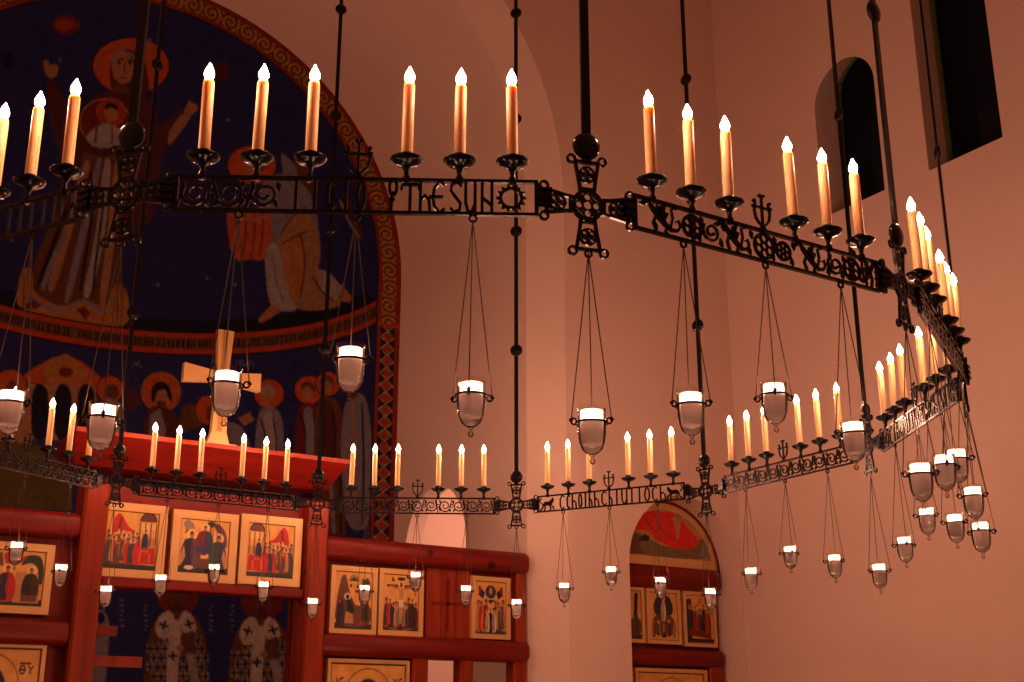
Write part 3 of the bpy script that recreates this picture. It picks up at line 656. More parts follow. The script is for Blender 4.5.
ascension = [(pe(.5, .80, .17, .13), 'dblue'), (pe(.5, .80, .12, .09), 'blue'), (pe(.5, .82, .05, .07), 'tan'), ([(.32, .78), (.12, .92), (.10, .74), (.26, .66)], 'dblue'), ([(.68, .78), (.88, .92), (.9, .74), (.74, .66)], 'dblue'), (stroke([(.2, .9), (.1, .72)], .03), 'red'), (stroke([(.8, .9), (.9, .72)], .03), 'red'),
             ([(.02, .0), (.98, 0), (.98, .07), (.02, .07)], 'green'), ([(.3, .62), (.36, .56), (.42, .62), (.5, .56), (.58, .62), (.66, .56), (.7, .64), (.5, .66)], 'dgreen'), ([(.05, .04), (.05, .46), (.44, .5), (.44, .04)], 'dbrown'), ([(.56, .04), (.56, .5), (.95, .46), (.95, .04)], 'dgreen')] + crowd(.12, .36, .04, .60, 4, ['orange', 'dred', 'tan', 'red'], 'tan') + crowd(.66, .90, .04, .60, 4, ['green', 'purple', 'dgreen', 'tan'], 'tan') + saint(.5, .04, .46, 'dark', 'dblue', 'pale') + saint(.40, .04, .42, 'white', 'tan') + saint(.61, .04, .42, 'white', 'grey')
annun = [([(0, 0), (1, 0), (1, .12), (0, .12)], 'dgreen'), ([(.46, .06), (.94, .06), (.92, .62), (.48, .60)], 'tan'), ([(.54, .70), (.62, .92), (.90, .94), (.98, .70), (.98, .4), (.90, .4), (.88, .70), (.72, .80)], 'dgreen'), ([(.2, .94), (.3, .7), (.58, .78), (.66, .92), (.5, .86), (.36, .95)], 'red'),
         ([(.04, .7), (.06, .92), (.2, .95), (.24, .7)], 'brown')] + saint(.33, .06, .66, 'red', 'dblue', 'pale', .10, 1.6) + saint(.76, .12, .58, 'dbrown', 'dark', 'pale', .10, 1.7) + [([(.6, .08), (.9, .08), (.88, .2), (.62, .2)], 'brown'), ([(.2, .56), (.08, .4), (.1, .2), (.24, .4)], 'dred')]
icon('icon', quad((99, 499), (168, 508), (163, 581), (94, 575), YI-.03), communion(False), 'square icon, left of three over the doorway: crowd with altar at its right side', border=.12)
icon('icon', quad((173, 508), (239, 516), (234, 585), (169, 579), YI-.03), trinity, 'square icon, middle of three over the doorway: winged figures round a table', border=.12)
icon('icon', quad((242, 514), (303, 519), (299, 588), (237, 583), YI-.03), communion(True), 'square icon, right of three over the doorway: crowd with altar at its left side', border=.12)
icon('icon', quad((331, 565), (377, 568), (376, 636), (329, 633), YI-.03), nativity, 'upright icon of a mountain cave beside the right post of the central bay', border=.10)
icon('icon', quad((379, 568), (424, 571), (422, 637), (378, 635), YI-.03), crucif, 'upright icon of a crucifixion among mourners beside the planks with an incised cross', border=.10)
icon('icon', quad((471, 576), (511, 578), (509, 640), (471, 638), YI-.03), ascension, 'small upright icon of a blue medallion above figures, nearest the white wall', border=.10)
q = quad((-10, 541), (55, 545), (48, 617), (-14, 610), YI-.03)
icon('icon', (q[1]-.365, q[1], q[2], q[3]), annun, 'icon of two facing haloed figures at the left photo edge, above another gold icon', border=.11)
# two large half-seen icons under the lower beams
def big_icon(rect, mono, label, face):
    x0, x1, z0, z1 = rect
    asp = (z1-z0)/(x1-x0)
    r = icon('icon', rect, [(stroke([(.5+.30*math.cos(2*PI*k/40), 1-(.36-.30*math.sin(2*PI*k/40))/asp) for k in range(41)], .010), 'brown'),
        ([(.06, 0), (.12, .40), (.34, .56), (.66, .56), (.88, .40), (.94, 0)], 'dred' if face else 'dblue'), ([(.3, .0), (.36, .5), (.6, .54), (.56, 0)], 'dblue'),
        (pe(.5, 1-.40/asp, .18, .23/asp), 'dbrown' if face else 'dark'), (pe(.5, 1-.44/asp, .115, .17/asp), 'flesh'), (stroke([(.43, 1-.44/asp), (.48, 1-.44/asp)], .02), 'dark'), (stroke([(.53, 1-.44/asp), (.58, 1-.44/asp)], .02), 'dark'), (stroke([(.5, 1-.45/asp), (.49, 1-.54/asp)], .014), 'brown')]
        + [(stroke([(x, 1-(y/asp)) for x, y in s_], .016), 'dbrown') for s_ in mono], label, border=.04, n=(130, 160))
    return r
def glyph(ch, x, y, h):
    w = h*.6; S = {'I': [[(0, 0), (0, 1)]], 'C': [[(1, .1), (.5, 0), (0, .3), (0, .7), (.5, 1), (1, .9)]], 'X': [[(0, 0), (1, 1)], [(1, 0), (0, 1)]], 'M': [[(0, 1), (0, 0), (.5, .6), (1, 0), (1, 1)]], 'P': [[(0, 1), (0, 0), (.9, .1), (.9, .45), (0, .5)]],
         'O': [[(.5, 0), (0, .3), (0, .7), (.5, 1), (1, .7), (1, .3), (.5, 0)], [(.1, .5), (.9, .5)]], 'Y': [[(0, 0), (.5, .5), (1, 0)], [(.5, .5), (.5, 1)]], '-': [[(-.1, -.25), (2.6, -.25)]]}[ch]
    return [[(x+a*w, y+b*h) for a, b in s_] for s_ in S]
mono_r = glyph('I', .09, .17, .09)+glyph('C', .12, .17, .09)+glyph('X', .83, .17, .09)+glyph('C', .90, .17, .09)
mono_l = glyph('M', .08, .17, .09)+glyph('P', .16, .17, .09)+glyph('O', .80, .17, .09)+glyph('Y', .88, .17, .09)+glyph('-', .80, .17, .07)
q = quad((328, 658), (410, 661), (408, 690), (326, 690), YI-.03)
big_icon((q[0], q[1], q[3]-.78, q[3]), mono_r, 'large gold icon of a haloed man below the crucifixion icon, only its top in view', True)
q = quad((-20, 641), (47, 645), (42, 690), (-20, 690), YI-.03)
big_icon((q[1]-.56, q[1], q[3]-.78, q[3]), mono_l, 'large gold icon with Greek letters under the left wing at the lower left corner', False)

# altar cross standing above the canopy
cz0 = zt; pc = at(217, 443, 2.53); cz1 = at(218, 330, 2.53)[2]; ca = at(216, 377, 2.53)[2]
hw = (at(257, 380, 2.53)[0]-at(180, 371, 2.53)[0])/2
cr = empty('altar_cross', (at(217, 443, 2.53)[0], 2.53, cz0)); tag(cr, 'tall gilded cross with flared arms standing on top of the red canopy', 'cross')
H = cz1-cz0; A_ = ca-cz0
mb = MB(); n0, n1 = .034, .056
mb.poly([(-.075, 0), (.075, 0), (.045, .10), (n0, A_-n0), (n0+.02, A_-n0), (hw, A_-n1), (hw, A_+n1), (n0+.02, A_+n0), (n0, A_+n0), (n1-.006, H), (-n1+.006, H), (-n0, A_+n0), (-n0-.02, A_+n0), (-hw, A_+n1), (-hw, A_-n1), (-n0-.02, A_-n0), (-n0, A_-n0), (-.045, .10)], .045)
mb.obj('cross_body', M['gold_wood'], cr)
mb = MB(); mb.box((-.014, -.028, .10), (.014, -.02, H)); mb.obj('inlay_strip', principled('dark_gilt', (.42, .22, .06), .4, .3), cr)
mb = MB(); mb.box((-.10, -.05, -.0), (.10, .05, .025)); mb.obj('foot', M['gold_wood'], cr)

# ------------------------------------------------------------------ second screen in the side arch
s2 = empty('side_icon_screen', (NX, YI, 0)); tag(s2, 'red log screen filling the arched opening in the wall at right', 'icon screen')
rt2 = (NX, YI, 0)
for z0, z1 in ((at(670, 591, YI)[2], at(670, 567, YI)[2]), (at(670, 667, YI)[2], at(670, 649, YI)[2])):
    mb = MB(); beam(mb, NX-NR+.004, NX+NR-.035, YI, (z0+z1)/2, .15, z1-z0); part(mb, 'log_beam', M['wood_h'], s2, True, rt2)
mb = MB(); bevel_box(mb, (NX-NR+.004, YI+.02, 0), (NX+NR-.004, YI+.05, at(670, 575, YI)[2]), .004); part(mb, 'back_board', M['wood_d'], s2, False, rt2)
mb = MB(); bevel_box(mb, (at(706, 675, YI)[0], YI-.05, 0), (NX+NR-.02, YI+.02, at(670, 662, YI)[2])); part(mb, 'end_post', M['wood_v'], s2, False, rt2)
i1 = quad((646, 588), (680, 590), (681, 645), (647, 643), YI-.03); i2 = quad((683, 591), (715, 593), (717, 648), (684, 646), YI-.03)
w_ = i1[1]-i1[0]
icon('icon', (i1[0]-w_-.02, i1[0]-.02, i1[2], i1[3]), nativity[:7]+crowd(.2, .8, .06, .6, 4, ['dark', 'brown', 'dred', 'green']) + [(stroke([(.8, .5), (.84, .95)], .12), 'dark')], 'icon in the side arch half hidden by the wall edge', border=.08)
icon('icon', (i1[0], i1[1], i1[2], i1[3]), [([(.3, .95), (.14, .72), (.2, .5), (.8, .5), (.86, .72), (.7, .95)], 'dbrown'), ([(.16, .7), (.3, .52), (.7, .52), (.84, .7), (.6, .86), (.4, .86)], 'dblue'), ([(.06, .1), (.1, .42), (.3, .55), (.7, .55), (.9, .42), (.94, .1)], 'brown')]+saint(.5, .40, .52, 'white', 'tan')+crowd(.14, .86, .05, .36, 5, ['dred', 'tan', 'grey', 'dgreen', 'tan'])+[([(.4, .06), (.5, .2), (.6, .06)], 'dark')], 'middle icon in the side arch: pale figure in a dark cloud above a group', border=.08)
icon('icon', (i2[0], min(i2[1], NX+NR-.03), i2[2], i2[3]), [([(.0, .1), (0, .9), (.2, .92), (.3, .5), (.2, .1)], 'dbrown'), ([(.2, .3), (.3, .7), (.7, .75), (.9, .3)], 'grey')]+crowd(.18, .82, .2, .6, 5, ['dark', 'red', 'dgreen', 'brown', 'dred'])+[([(.1, .16), (.9, .10), (.9, .22), (.1, .3)], 'dred'), ([(.02, .02), (.98, .02), (.98, .1), (.02, .1)], 'dark'), (stroke([(.4, .75), (.6, .95)], .03), 'red'), (stroke([(.6, .75), (.5, .95)], .03), 'red')], 'icon at the right end of the side arch: dark red crowded scene', border=.08)
big_icon((i1[0]-.12, at(704, 675, YI)[0], at(670, 669, YI)[2]-.6, at(670, 669, YI)[2]), [], 'wide gold icon under the lower log of the side arch, only its top in view', True)
# half-round icon under the arch
lz = at(670, 567, YI)[2]; R_ = NR-.004; zc_ = NZ-lz
lu = empty('lunette_icon', (NX, YI-.02, lz)); tag(lu, 'half-round icon of a red fiery cloud over hills at the top of the side arch', 'icon')
arc_ = [(-R_, 0)]+[(R_*math.cos(PI-PI*i/32), zc_+R_*math.sin(PI*i/32)) for i in range(33)]+[(R_, 0)]
mb = MB(); mb.poly(arc_, .03, .017); mb.obj('gilded_panel', M['gold_wood'], lu)
mb = MB(); mb.ribbon([(x*.985, zc_+(z-zc_)*.985 if z > 0 else z) for x, z in arc_], .018, .012); mb.obj('rim', M['wood_d'], lu)
nu2, nv2 = 120, 90; u = np.linspace(-1, 1, nu2); v = np.linspace(0, 1, nv2); U, V = np.meshgrid(u, v, indexing='ij')
bo = .065; rr = R_-bo; hh = zc_-bo+rr*np.sqrt(np.clip(1-U**2, 0, 1)); hh = np.maximum(hh, 1e-3)
X = np.stack([U*rr, np.full_like(U, -.0015), bo+V*hh], -1)
WX = U*.5+.5; WZ = V*hh/(zc_-bo+rr)
hills = [([(0, 0), (1, 0), (1, .42), (.92, .50), (.80, .36), (.66, .24), (.5, .22), (.36, .32), (.24, .46), (.10, .52), (0, .5)], 'olive'), ([(0, 0), (.1, .3), (.2, .44), (.3, .36), (.2, .2), (.3, .02)], 'brown'), ([(.86, .1), (.92, .46), (.97, .4), (.98, .05)], 'grey'),
         ([(.02, .05), (.06, .3), (.12, .22), (.10, .02)], 'dbrown'), ([(.22, .30), (.28, .44), (.34, .40), (.32, .30)], 'dark')]
fire = [([(.10, .56), (.12, .70), (.22, .78), (.26, .92), (.36, .97), (.46, .94), (.58, .98), (.68, .86), (.76, .64), (.84, .50), (.86, .32), (.74, .20), (.60, .20), (.46, .28), (.36, .40), (.32, .54), (.22, .50)], 'fire'),
        ([(.06, .70), (.14, .86), (.22, .84), (.14, .7)], 'dark'), (stroke([(.10, .55), (.22, .49), (.32, .53), (.37, .4)], .012), 'orange'), ([(.58, .84), (.62, .90), (.68, .86), (.66, .64), (.65, .42), (.62, .40), (.61, .66)], 'tan'), (pe(.64, .90, .03, .05), 'grey'), ([(.54, .84), (.66, .80), (.66, .74)], 'tan'), (stroke([(.40, .9), (.44, .6), (.56, .4), (.7, .3)], .012), 'dred'), (stroke([(.3, .8), (.34, .6), (.42, .5)], .012), 'dred')]
cl = paint(WX, WZ, Cc['gold'], [([(0, 0), (1, 0), (1, 1), (0, 1)], Cc['tan'])]+[(p, Cc[c]) for p, c in hills+fire])
link('painting', grid_mesh('lunette_painting', X, cl, M['icon'], False), lu)

# ------------------------------------------------------------------ the ring chandelier
CH = empty('ring_chandelier', (0, 0, RING_Z))
tag(CH, 'black wrought iron ring chandelier of openwork bars and crosses hung on rods', 'chandelier')
RM = .9772*RING_R; CHORD = 2*RING_R*math.sin(PI/12); HALF = .445
def hub_ang(i): return -PI/2-PI/12-PI/6+i*PI/6
def bar_frame(i):                       # centre and rotation of the bar between hubs i and i+1; local x runs along it, local -y faces outwards
    a = hub_ang(i+.5); return (RM*math.cos(a), RM*math.sin(a)), a+PI/2
def hub_frame(i):
    a = hub_ang(i); return (RING_R*math.cos(a), RING_R*math.sin(a)), a+PI/2
def wpos(fr, p):
    (x, y), r = fr; c, s_ = math.cos(r), math.sin(r)
    return (x+c*p[0]-s_*p[1], y+s_*p[0]+c*p[1], RING_Z+p[2])
TH = .007; HB = .044                     # iron thickness, half height of a bar
def frame_mb():
    mb = MB()
    for z in (HB, -HB): mb.ribbon([(-HALF, z), (HALF, z)], .008, .012)
    for x in (-HALF+.004, HALF-.004): mb.ribbon([(x, -HB), (x, HB)], .010, .012)
    for s_ in (-1, 1):                   # clasp plates towards the crosses
        x0, x1 = sorted((s_*HALF, s_*(HALF+.034)))
        mb.box((x0, -.012, -.027), (x1, .012, .027))
        for z in (-.02, 0, .02): mb.ribbon([(x0, z), (x1, z)], .006, .034)
    return mb
def spiral(mb, c, r0, r1, a0, turns, w=.0070):
    n = int(16*turns); pts = []; ws = []
    for k in range(n+1):
        q = k/n; r = r0+(r1-r0)*q; a = a0+turns*2*PI*q
        pts.append((c[0]+r*math.cos(a), c[1]+r*math.sin(a))); ws.append(w*(1-.25*q))
    mb.ribbon(pts, ws, TH); mb.disc(pts[-1], .005, TH, 8)
def leaf(mb, c, l, a):
    d = (math.cos(a), math.sin(a)); n = (-d[1], d[0]); w = l*.3
    mb.poly([(c[0], c[1]), (c[0]+d[0]*l*.4+n[0]*w, c[1]+d[1]*l*.4+n[1]*w), (c[0]+d[0]*l, c[1]+d[1]*l), (c[0]+d[0]*l*.45-n[0]*w*.6, c[1]+d[1]*l*.45-n[1]*w*.6)], TH)
def scrollwork(mb, x0, x1):
    n = max(1, round((x1-x0)/.083)); p = (x1-x0)/n
    for k in range(n):
        cx = x0+(k+.5)*p; up = 1 if k % 2 == 0 else -1
        spiral(mb, (cx, .0), .034, .010, -up*PI*.75, up*1.55) if False else spiral(mb, (cx, 0), .035, .010, up*PI*.8, 1.5)
        mb.ribbon([(cx-p*.5, -up*.038), (cx-p*.42, -up*.012), (cx-p*.32, up*.014), (cx-.03, up*.024)], .0055, TH)
        leaf(mb, (cx+p*.34, up*.034), .030, -up*PI*.42); leaf(mb, (cx+p*.40, -up*.036), .026, up*PI*.62); leaf(mb, (cx-p*.44, up*.036), .024, -up*PI*.3)
        mb.ribbon(circ((cx+p*.5, 0), .0085, 10), .005, TH, True) if k < n-1 else None
def beast(mb, x, s_):                    # little leaping animal at the end of a scroll bar
    mb.poly([(x, -.005), (x+s_*.02, .012), (x+s_*.045, .010), (x+s_*.06, .022), (x+s_*.068, .034), (x+s_*.075, .020), (x+s_*.07, .006), (x+s_*.058, -.006), (x+s_*.045, -.010), (x+s_*.02, -.012)], TH)
    for a, b in (((.052, -.004), (.075, -.036)), ((.046, -.006), (.052, -.042)), ((.008, -.004), (-.012, -.040)), ((.016, -.008), (.012, -.042))):
        mb.ribbon([(x+s_*a[0], a[1]), (x+s_*(a[0]+b[0])/2+s_*.006, (a[1]+b[1])/2), (x+s_*b[0], b[1])], .007, TH)
    mb.ribbon([(x, 0), (x-s_*.014, .016), (x-s_*.008, .036)], .006, TH)
def letters(mb, specs):
    for ch, xc_, w in specs:
        h = HB-.003; G_ = {
            'T': [[(-1.05, .45), (-.9, .78), (.9, .78), (1.05, .45)], [(0, .8), (0, -1)]], 'H': [[(-.8, 1), (-.8, -1)], [(-.8, -.2), (0, .1), (.6, -.2), (.8, -1)]], 'E': [[(.9, .75), (.2, 1), (-.6, .6), (-.8, 0), (-.6, -.6), (.2, -1), (.9, -.75)], [(-1.4, 0), (.7, 0)]],
            'S': [[(.8, .7), (.2, .98), (-.6, .8), (-.7, .4), (0, 0), (.7, -.4), (.6, -.8), (-.2, -.98), (-.8, -.7)]], 'U': [[(-.8, 1), (-.8, -.3), (-.4, -.9), (.3, -.9), (.8, -.4)], [(.8, 1), (.8, -1)]],
            'N': [[(-.8, 1), (-.8, -1)], [(-.8, .0), (.8, -.5)], [(.8, 1), (.8, -1)]], 'F': [[(-.2, -.9), (-.1, .1), (.3, .3)], [(-.7, -.2), (.6, -.2)], [(-.2, -.9), (-.7, -.8)]], 'O': [circ((0, .6), .55, 12, 0, 2*PI, True)],
            'I': [[(0, 1), (0, -1)]], 'R': [[(-.7, 1), (-.7, -1)], [(-.7, .9), (.5, .8), (.6, .3), (-.6, 0), (.7, -1)]], 'D': [[(-.6, 1), (-.6, -1)], [(-.6, .95), (.5, .6), (.7, 0), (.5, -.6), (-.6, -.95)]], 'o': [circ((0, 0), .9, 14, 0, 2*PI, True)],
            'V': [[(-.8, 1), (0, -1), (.8, 1)]], 'K': [[(-.7, 1), (-.7, -1)], [(.7, 1), (-.6, 0), (.7, -1)]], 'C': [[(.8, .7), (.1, 1), (-.7, .5), (-.7, -.5), (.1, -1), (.8, -.7)]]}[ch]
        for s_ in G_:
            mb.ribbon([(xc_+a*w/2, b*h) if ch != 'O' else (xc_+a*w*.55, b*h) for a, b in s_], .0078, TH)
def sun(mb, xc_):
    mb.ribbon(circ((xc_, 0), .026, 22), .0075, TH, True)
    for k in range(14):
        a = 2*PI*k/14; d = (math.cos(a), math.sin(a)); n = (-d[1]*.006, d[0]*.006)
        mb.poly([(xc_+d[0]*.028+n[0], d[1]*.028+n[1]), (xc_+d[0]*.039, d[1]*.039), (xc_+d[0]*.028-n[0], d[1]*.028-n[1])], TH)
def strokes_text(mb, x0, x1, seed, mirror):
    r = random.Random(seed); x = x0
    while x < x1-.03:
        w = r.choice((.020, .030, .034, .036)); ch = r.choice('IoUCHI') if True else 'I'
        before = len(mb.v); letters(mb, [(ch, 0, w if ch != 'I' else .01)])
        for k in range(before, len(mb.v)):
            vx, vy, vz = mb.v[k]; mb.v[k] = (x+w/2+(-vx if mirror else vx), vy, vz)
        x += w+.012
def lattice(mb, x0, x1):
    n = round((x1-x0)/.044); p = (x1-x0)/n
    for k in range(n):
        a = x0+k*p
        mb.ribbon([(a, -HB), (a+p, HB)], .005, TH); mb.ribbon([(a, HB), (a+p, -HB)], .005, TH); mb.ribbon(circ((a+p/2, 0), .013, 10), .005, TH, True)
        mb.ribbon(circ((a, 0), .010, 8), .0045, TH, True)
def rosette(mb, x, r=.032):
    mb.ribbon(circ((x, 0), r, 22), .006, TH, True); mb.ribbon(circ((x, 0), r*.3, 10), .005, TH, True)
    for k in range(6):
        a = PI/6+k*PI/3; mb.ribbon(circ((x+r*.62*math.cos(a), r*.62*math.sin(a)), r*.33, 10), .0045, TH, True)
def dragon(mb, x, s_, l=.115):            # long beast: swelling body, head, wing, two legs, curled tail
    P_ = [(x+s_*l*q, z) for q, z in ((0, .030), (.10, .036), (.20, .024), (.38, .004), (.56, -.014), (.74, -.026), (.90, -.024), (1.0, -.008), (.94, .006), (.86, .0))]
    mb.ribbon(P_, [.004, .008, .013, .016, .014, .011, .008, .006, .005, .004], TH)
    mb.poly([(x-s_*.002, .026), (x+s_*.012, .038), (x+s_*.002, .042), (x-s_*.020, .030), (x-s_*.022, .025), (x-s_*.006, .022)], TH)
    mb.poly([(x+s_*l*.34, .008), (x+s_*l*.42, .034), (x+s_*l*.60, .040), (x+s_*l*.54, .020), (x+s_*l*.66, .018), (x+s_*l*.55, -.006)], TH)
    mb.ribbon([(x+s_*l*.30, .004), (x+s_*l*.22, -.016), (x+s_*l*.30, -.038)], .007, TH); mb.ribbon([(x+s_*l*.62, -.018), (x+s_*l*.56, -.032), (x+s_*l*.62, -.040)], .006, TH)
    mb.ribbon([(x+s_*l*.70, -.020), (x+s_*l*.78, .008), (x+s_*l*.74, .034), (x+s_*l*.90, .038)], .005, TH)
BAR_MESH = {}
def bar_mesh(i):
    key = {0: 'sun', 1: 'scroll', 2: 'scroll2', 3: 'text3', 4: 'scroll2', 5: 'text5', 6: 'scroll2', 7: 'scroll2', 8: 'lattice', 9: 'text3', 10: 'scroll', 11: 'text11'}[i]
    if key in BAR_MESH: return BAR_MESH[key]
    mb = frame_mb(); a, b = -HALF+.008, HALF-.008
    if key == 'sun':
        def X(px): return ((px-128)/457.7-.5)*CHORD
        scrollwork(mb, a, X(283)); strokes_text(mb, X(290), X(380), 5, False)
        letters(mb, [('O', X(392), .030), ('F', X(391.5), .022), ('T', X(409), .042), ('H', X(424), .030), ('E', X(437), .034), ('S', X(454), .034), ('U', X(468.5), .029), ('N', X(485), .030)])
        sun(mb, X(509))
    elif key == 'scroll':
        dragon(mb, a+.03, 1); rosette(mb, a+.185); spiral(mb, (a+.25, 0), .030, .008, PI*.8, 1.5); dragon(mb, -.155, 1, .10); rosette(mb, 0, .036); rosette(mb, .07, .026); dragon(mb, .125, 1, .105); spiral(mb, (.27, 0), .030, .008, PI*.8, 1.5); rosette(mb, .335); dragon(mb, b-.005, -1, .07)
        for x in (-.37, -.225, -.15, -.05, .035, .105, .245, .30): leaf(mb, (x, .036), .026, -PI*.4); leaf(mb, (x, -.036), .026, PI*.6)
    elif key == 'scroll2':
        scrollwork(mb, a, b)
    elif key == 'text3': strokes_text(mb, a+.01, b, 3, True)
    elif key == 'text5':
        strokes_text(mb, a+.10, b-.10, 11, True); beast(mb, a+.02, 1); beast(mb, b-.02, -1)
    elif key == 'text11': strokes_text(mb, a+.01, b, 21, False)
    else: lattice(mb, a, b)
    BAR_MESH[key] = mb.mesh('bar_'+key, M['iron']); return BAR_MESH[key]
# candle cup: short stem, wide drip pan with a lip, socket
PAN_Z = .0413*RING_R                    # pan height above the ring's centre line
mb = MB()
mb.lathe([(.010, HB-.010), (.010, HB+.004), (.006, HB+.012), (.0075, HB+.022), (.012, PAN_Z-.012), (.030, PAN_Z-.007), (.041, PAN_Z+.003), (.0415, PAN_Z+.006), (.038, PAN_Z+.005), (.028, PAN_Z-.001), (.016, PAN_Z-.002), (.0165, PAN_Z+.020), (.0135, PAN_Z+.021)], 20)
CUP = mb.mesh('candle_cup', M['iron'], True)
# trident finial on the middle of each bar
mb = MB()
mb.ribbon([(0, HB), (0, HB+.125)], .0065, TH)
mb.ribbon([(-.030, HB+.084), (.030, HB+.084)], .0065, TH)
mb.ribbon([(-.026, HB+.100), (-.031, HB+.070), (-.026, HB+.042), (-.012, HB+.024), (0, HB+.019), (.012, HB+.024), (.026, HB+.042), (.031, HB+.070), (.026, HB+.100)], .0065, TH)
for x, z in ((-.033, .085), (.033, .085), (-.030, .104), (.030, .104), (-.007, .127), (.007, .127)): mb.disc((x, HB+z), .0055, .009, 10)
mb.poly([(-.014, HB), (.014, HB), (.006, HB+.018), (-.006, HB+.018)], .010)
mb.v = [(x*.92, y, HB+(z-HB)*.82) for x, y, z in mb.v]
FIN = mb.mesh('finial', M['iron'])
mb = MB(); mb.ribbon(circ((0, -HB-.012), .009, 14), .005, .005, True); HOOK = mb.mesh('hanging_eye', M['iron'])
# cross: rosette in the middle, four flared openwork arms, a ring at each corner
mb = MB()
mb.ribbon(circ((0, 0), .038, 26), .009, .010, True); mb.ribbon(circ((0, 0), .013, 12), .0045, TH, True)
for k in range(4):
    a = PI/4+k*PI/2
    mb.ribbon(circ((.0225*math.cos(a-PI/4), .0225*math.sin(a-PI/4)), .0105, 12), .004, TH, True)
    mb.ribbon([(.012*math.cos(a), .012*math.sin(a)), (.037*math.cos(a), .037*math.sin(a))], .004, TH)
    mb.ribbon(circ((.028*math.cos(a), .028*math.sin(a)), .007, 10), .0035, TH, True)
for k in range(4):
    c, s_ = round(math.cos(k*PI/2)), round(math.sin(k*PI/2))
    def T(p): return (c*p[0]-s_*p[1], s_*p[0]+c*p[1])
    l = .118 if k % 2 else .108
    mb.ribbon([T(p) for p in [(.034, -.018), (.06, -.021), (l, -.031)]], .0075, .010); mb.ribbon([T(p) for p in [(.034, .018), (.06, .021), (l, .031)]], .0075, .010)
    mb.ribbon([T((l, -.033)), T((l, .033))], .008, .010); mb.ribbon([T((.046, -.018)), T((.046, .018))], .005, TH)
    mc = (l+.05)/2; mb.ribbon([T(p) for p in circ((mc, 0), .021, 16)], .0045, TH, True)
    mb.ribbon([T((mc-.02, 0)), T((mc+.02, 0))], .004, TH); mb.ribbon([T((mc, -.02)), T((mc, .02))], .004, TH)
    for q in (-1, 1):
        for e in (-1, 1): mb.ribbon([T(p) for p in circ((mc+e*.010, q*.010), .0065, 8)], .0032, TH, True)
        mb.ribbon([T(p) for p in circ((l+.006, q*.041), .0105, 12)], .0055, .008, True)
mb.ribbon(circ((0, -.129), .0085, 12), .005, .005, True)
CROSS = mb.mesh('openwork_cross', M['iron'])
KN = MB()
n = 18
for j in range(9):
    for i in range(n): pass
KN.lathe([(.012, -.048), (.014, -.040), (.011, -.036)]+[(.0375*math.cos(a), .0375*math.sin(a)) for a in np.linspace(-1.25, 1.25, 11)]+[(.011, .036), (.014, .040), (.012, .048)], 20)
KN.v = [(x, y*.42, z) for x, y, z in KN.v]
KNOB = KN.mesh('rod_knob', M['iron'], True)
ROD_TOP = ZC-RING_Z+.05
HUB_DZ = {1: -.010, 5: -.020, 8: .010, 4: .008}      # a hand-hung ring: some crosses sag a little
mb = MB(); mb.box((-.0115, -.005, .112), (.0115, .005, ROD_TOP)); ROD = mb.mesh('suspension_rod', M['iron'])
for i in range(12):
    fr = bar_frame(i); (x, y), r = fr
    b = link('openwork_bar', bar_mesh(i), CH, (x, y, -.004), r)
    link('finial', FIN, b)
    for t in (.1648, .2803, .3957, .6043, .7197, .8352): link('candle_cup', CUP, b, ((t-.5)*CHORD, 0, .004))
    for t in (.25, .5, .75): link('hanging_eye', HOOK, b, ((t-.5)*CHORD, 0, 0))
    (x, y), r = hub_frame(i)
    c = link('openwork_cross', CROSS, CH, (x, y, HUB_DZ.get(i, 0)), r)
    rod = link('suspension_rod', ROD, CH, (x, y, HUB_DZ.get(i, 0)), r)
    for z in (.163, .93, 1.70, 2.47, 3.24): link('rod_knob', KNOB, rod, (0, 0, z))

# ------------------------------------------------------------------ candles
mb = MB()
CB, CT = PAN_Z+.002, PAN_Z+.216
mb.lathe([(.0142, 0), (.0146, .02), (.0145, CT-CB-.012), (.0138, CT-CB-.004), (.0115, CT-CB), (.007, CT-CB-.003), (.003, CT-CB-.004)], 14)
TAPER = mb.mesh('taper_candle', M['beeswax'], True)
mb = MB(); mb.tube([(0, 0, CT-CB-.006), (.0005, 0, CT-CB+.004), (.0012, 0, CT-CB+.011)], .0011, 5); WICK = mb.mesh('wick', M['wick'])
mb = MB(); mb.lathe([(.002, .0), (.0092, .005), (.0128, .013), (.0122, .021), (.0086, .030), (.0044, .039), (.001, .047)], 12); mb.v = [(x, y, z+CT-CB+.002) for x, y, z in mb.v]
FLAME = mb.mesh('flame', M['flame'], True)
BAR_SAY = {0: ('near bar lettered OF THE SUN', 'near bar lettered with the sun disc'), 1: ('near scrollwork bar sloping down right',), 2: ('steep end-on bar at far right',), 3: ('bright lettered bar at lower right',),
           4: ('far scrollwork bar before the right wall',), 5: ('far bar left of the side arch',), 6: ('far bar over the crucifixion icon',), 7: ('far bar before the red canopy',), 8: ('far left bar beyond the glass lamps',), 11: ('near bar at the left photo edge',)}
ORD6 = ['first', 'second', 'third', 'fourth', 'fifth', 'sixth']
def ordinal(k, n): return ['leftmost', 'second from left', 'third from left', 'third from right', 'second from right', 'rightmost'][k] if n == 6 else ('leftmost', 'middle', 'rightmost')[k] if n == 3 else ORD6[k]+' from left'
TS = (.1648, .2803, .3957, .6043, .7197, .8352)
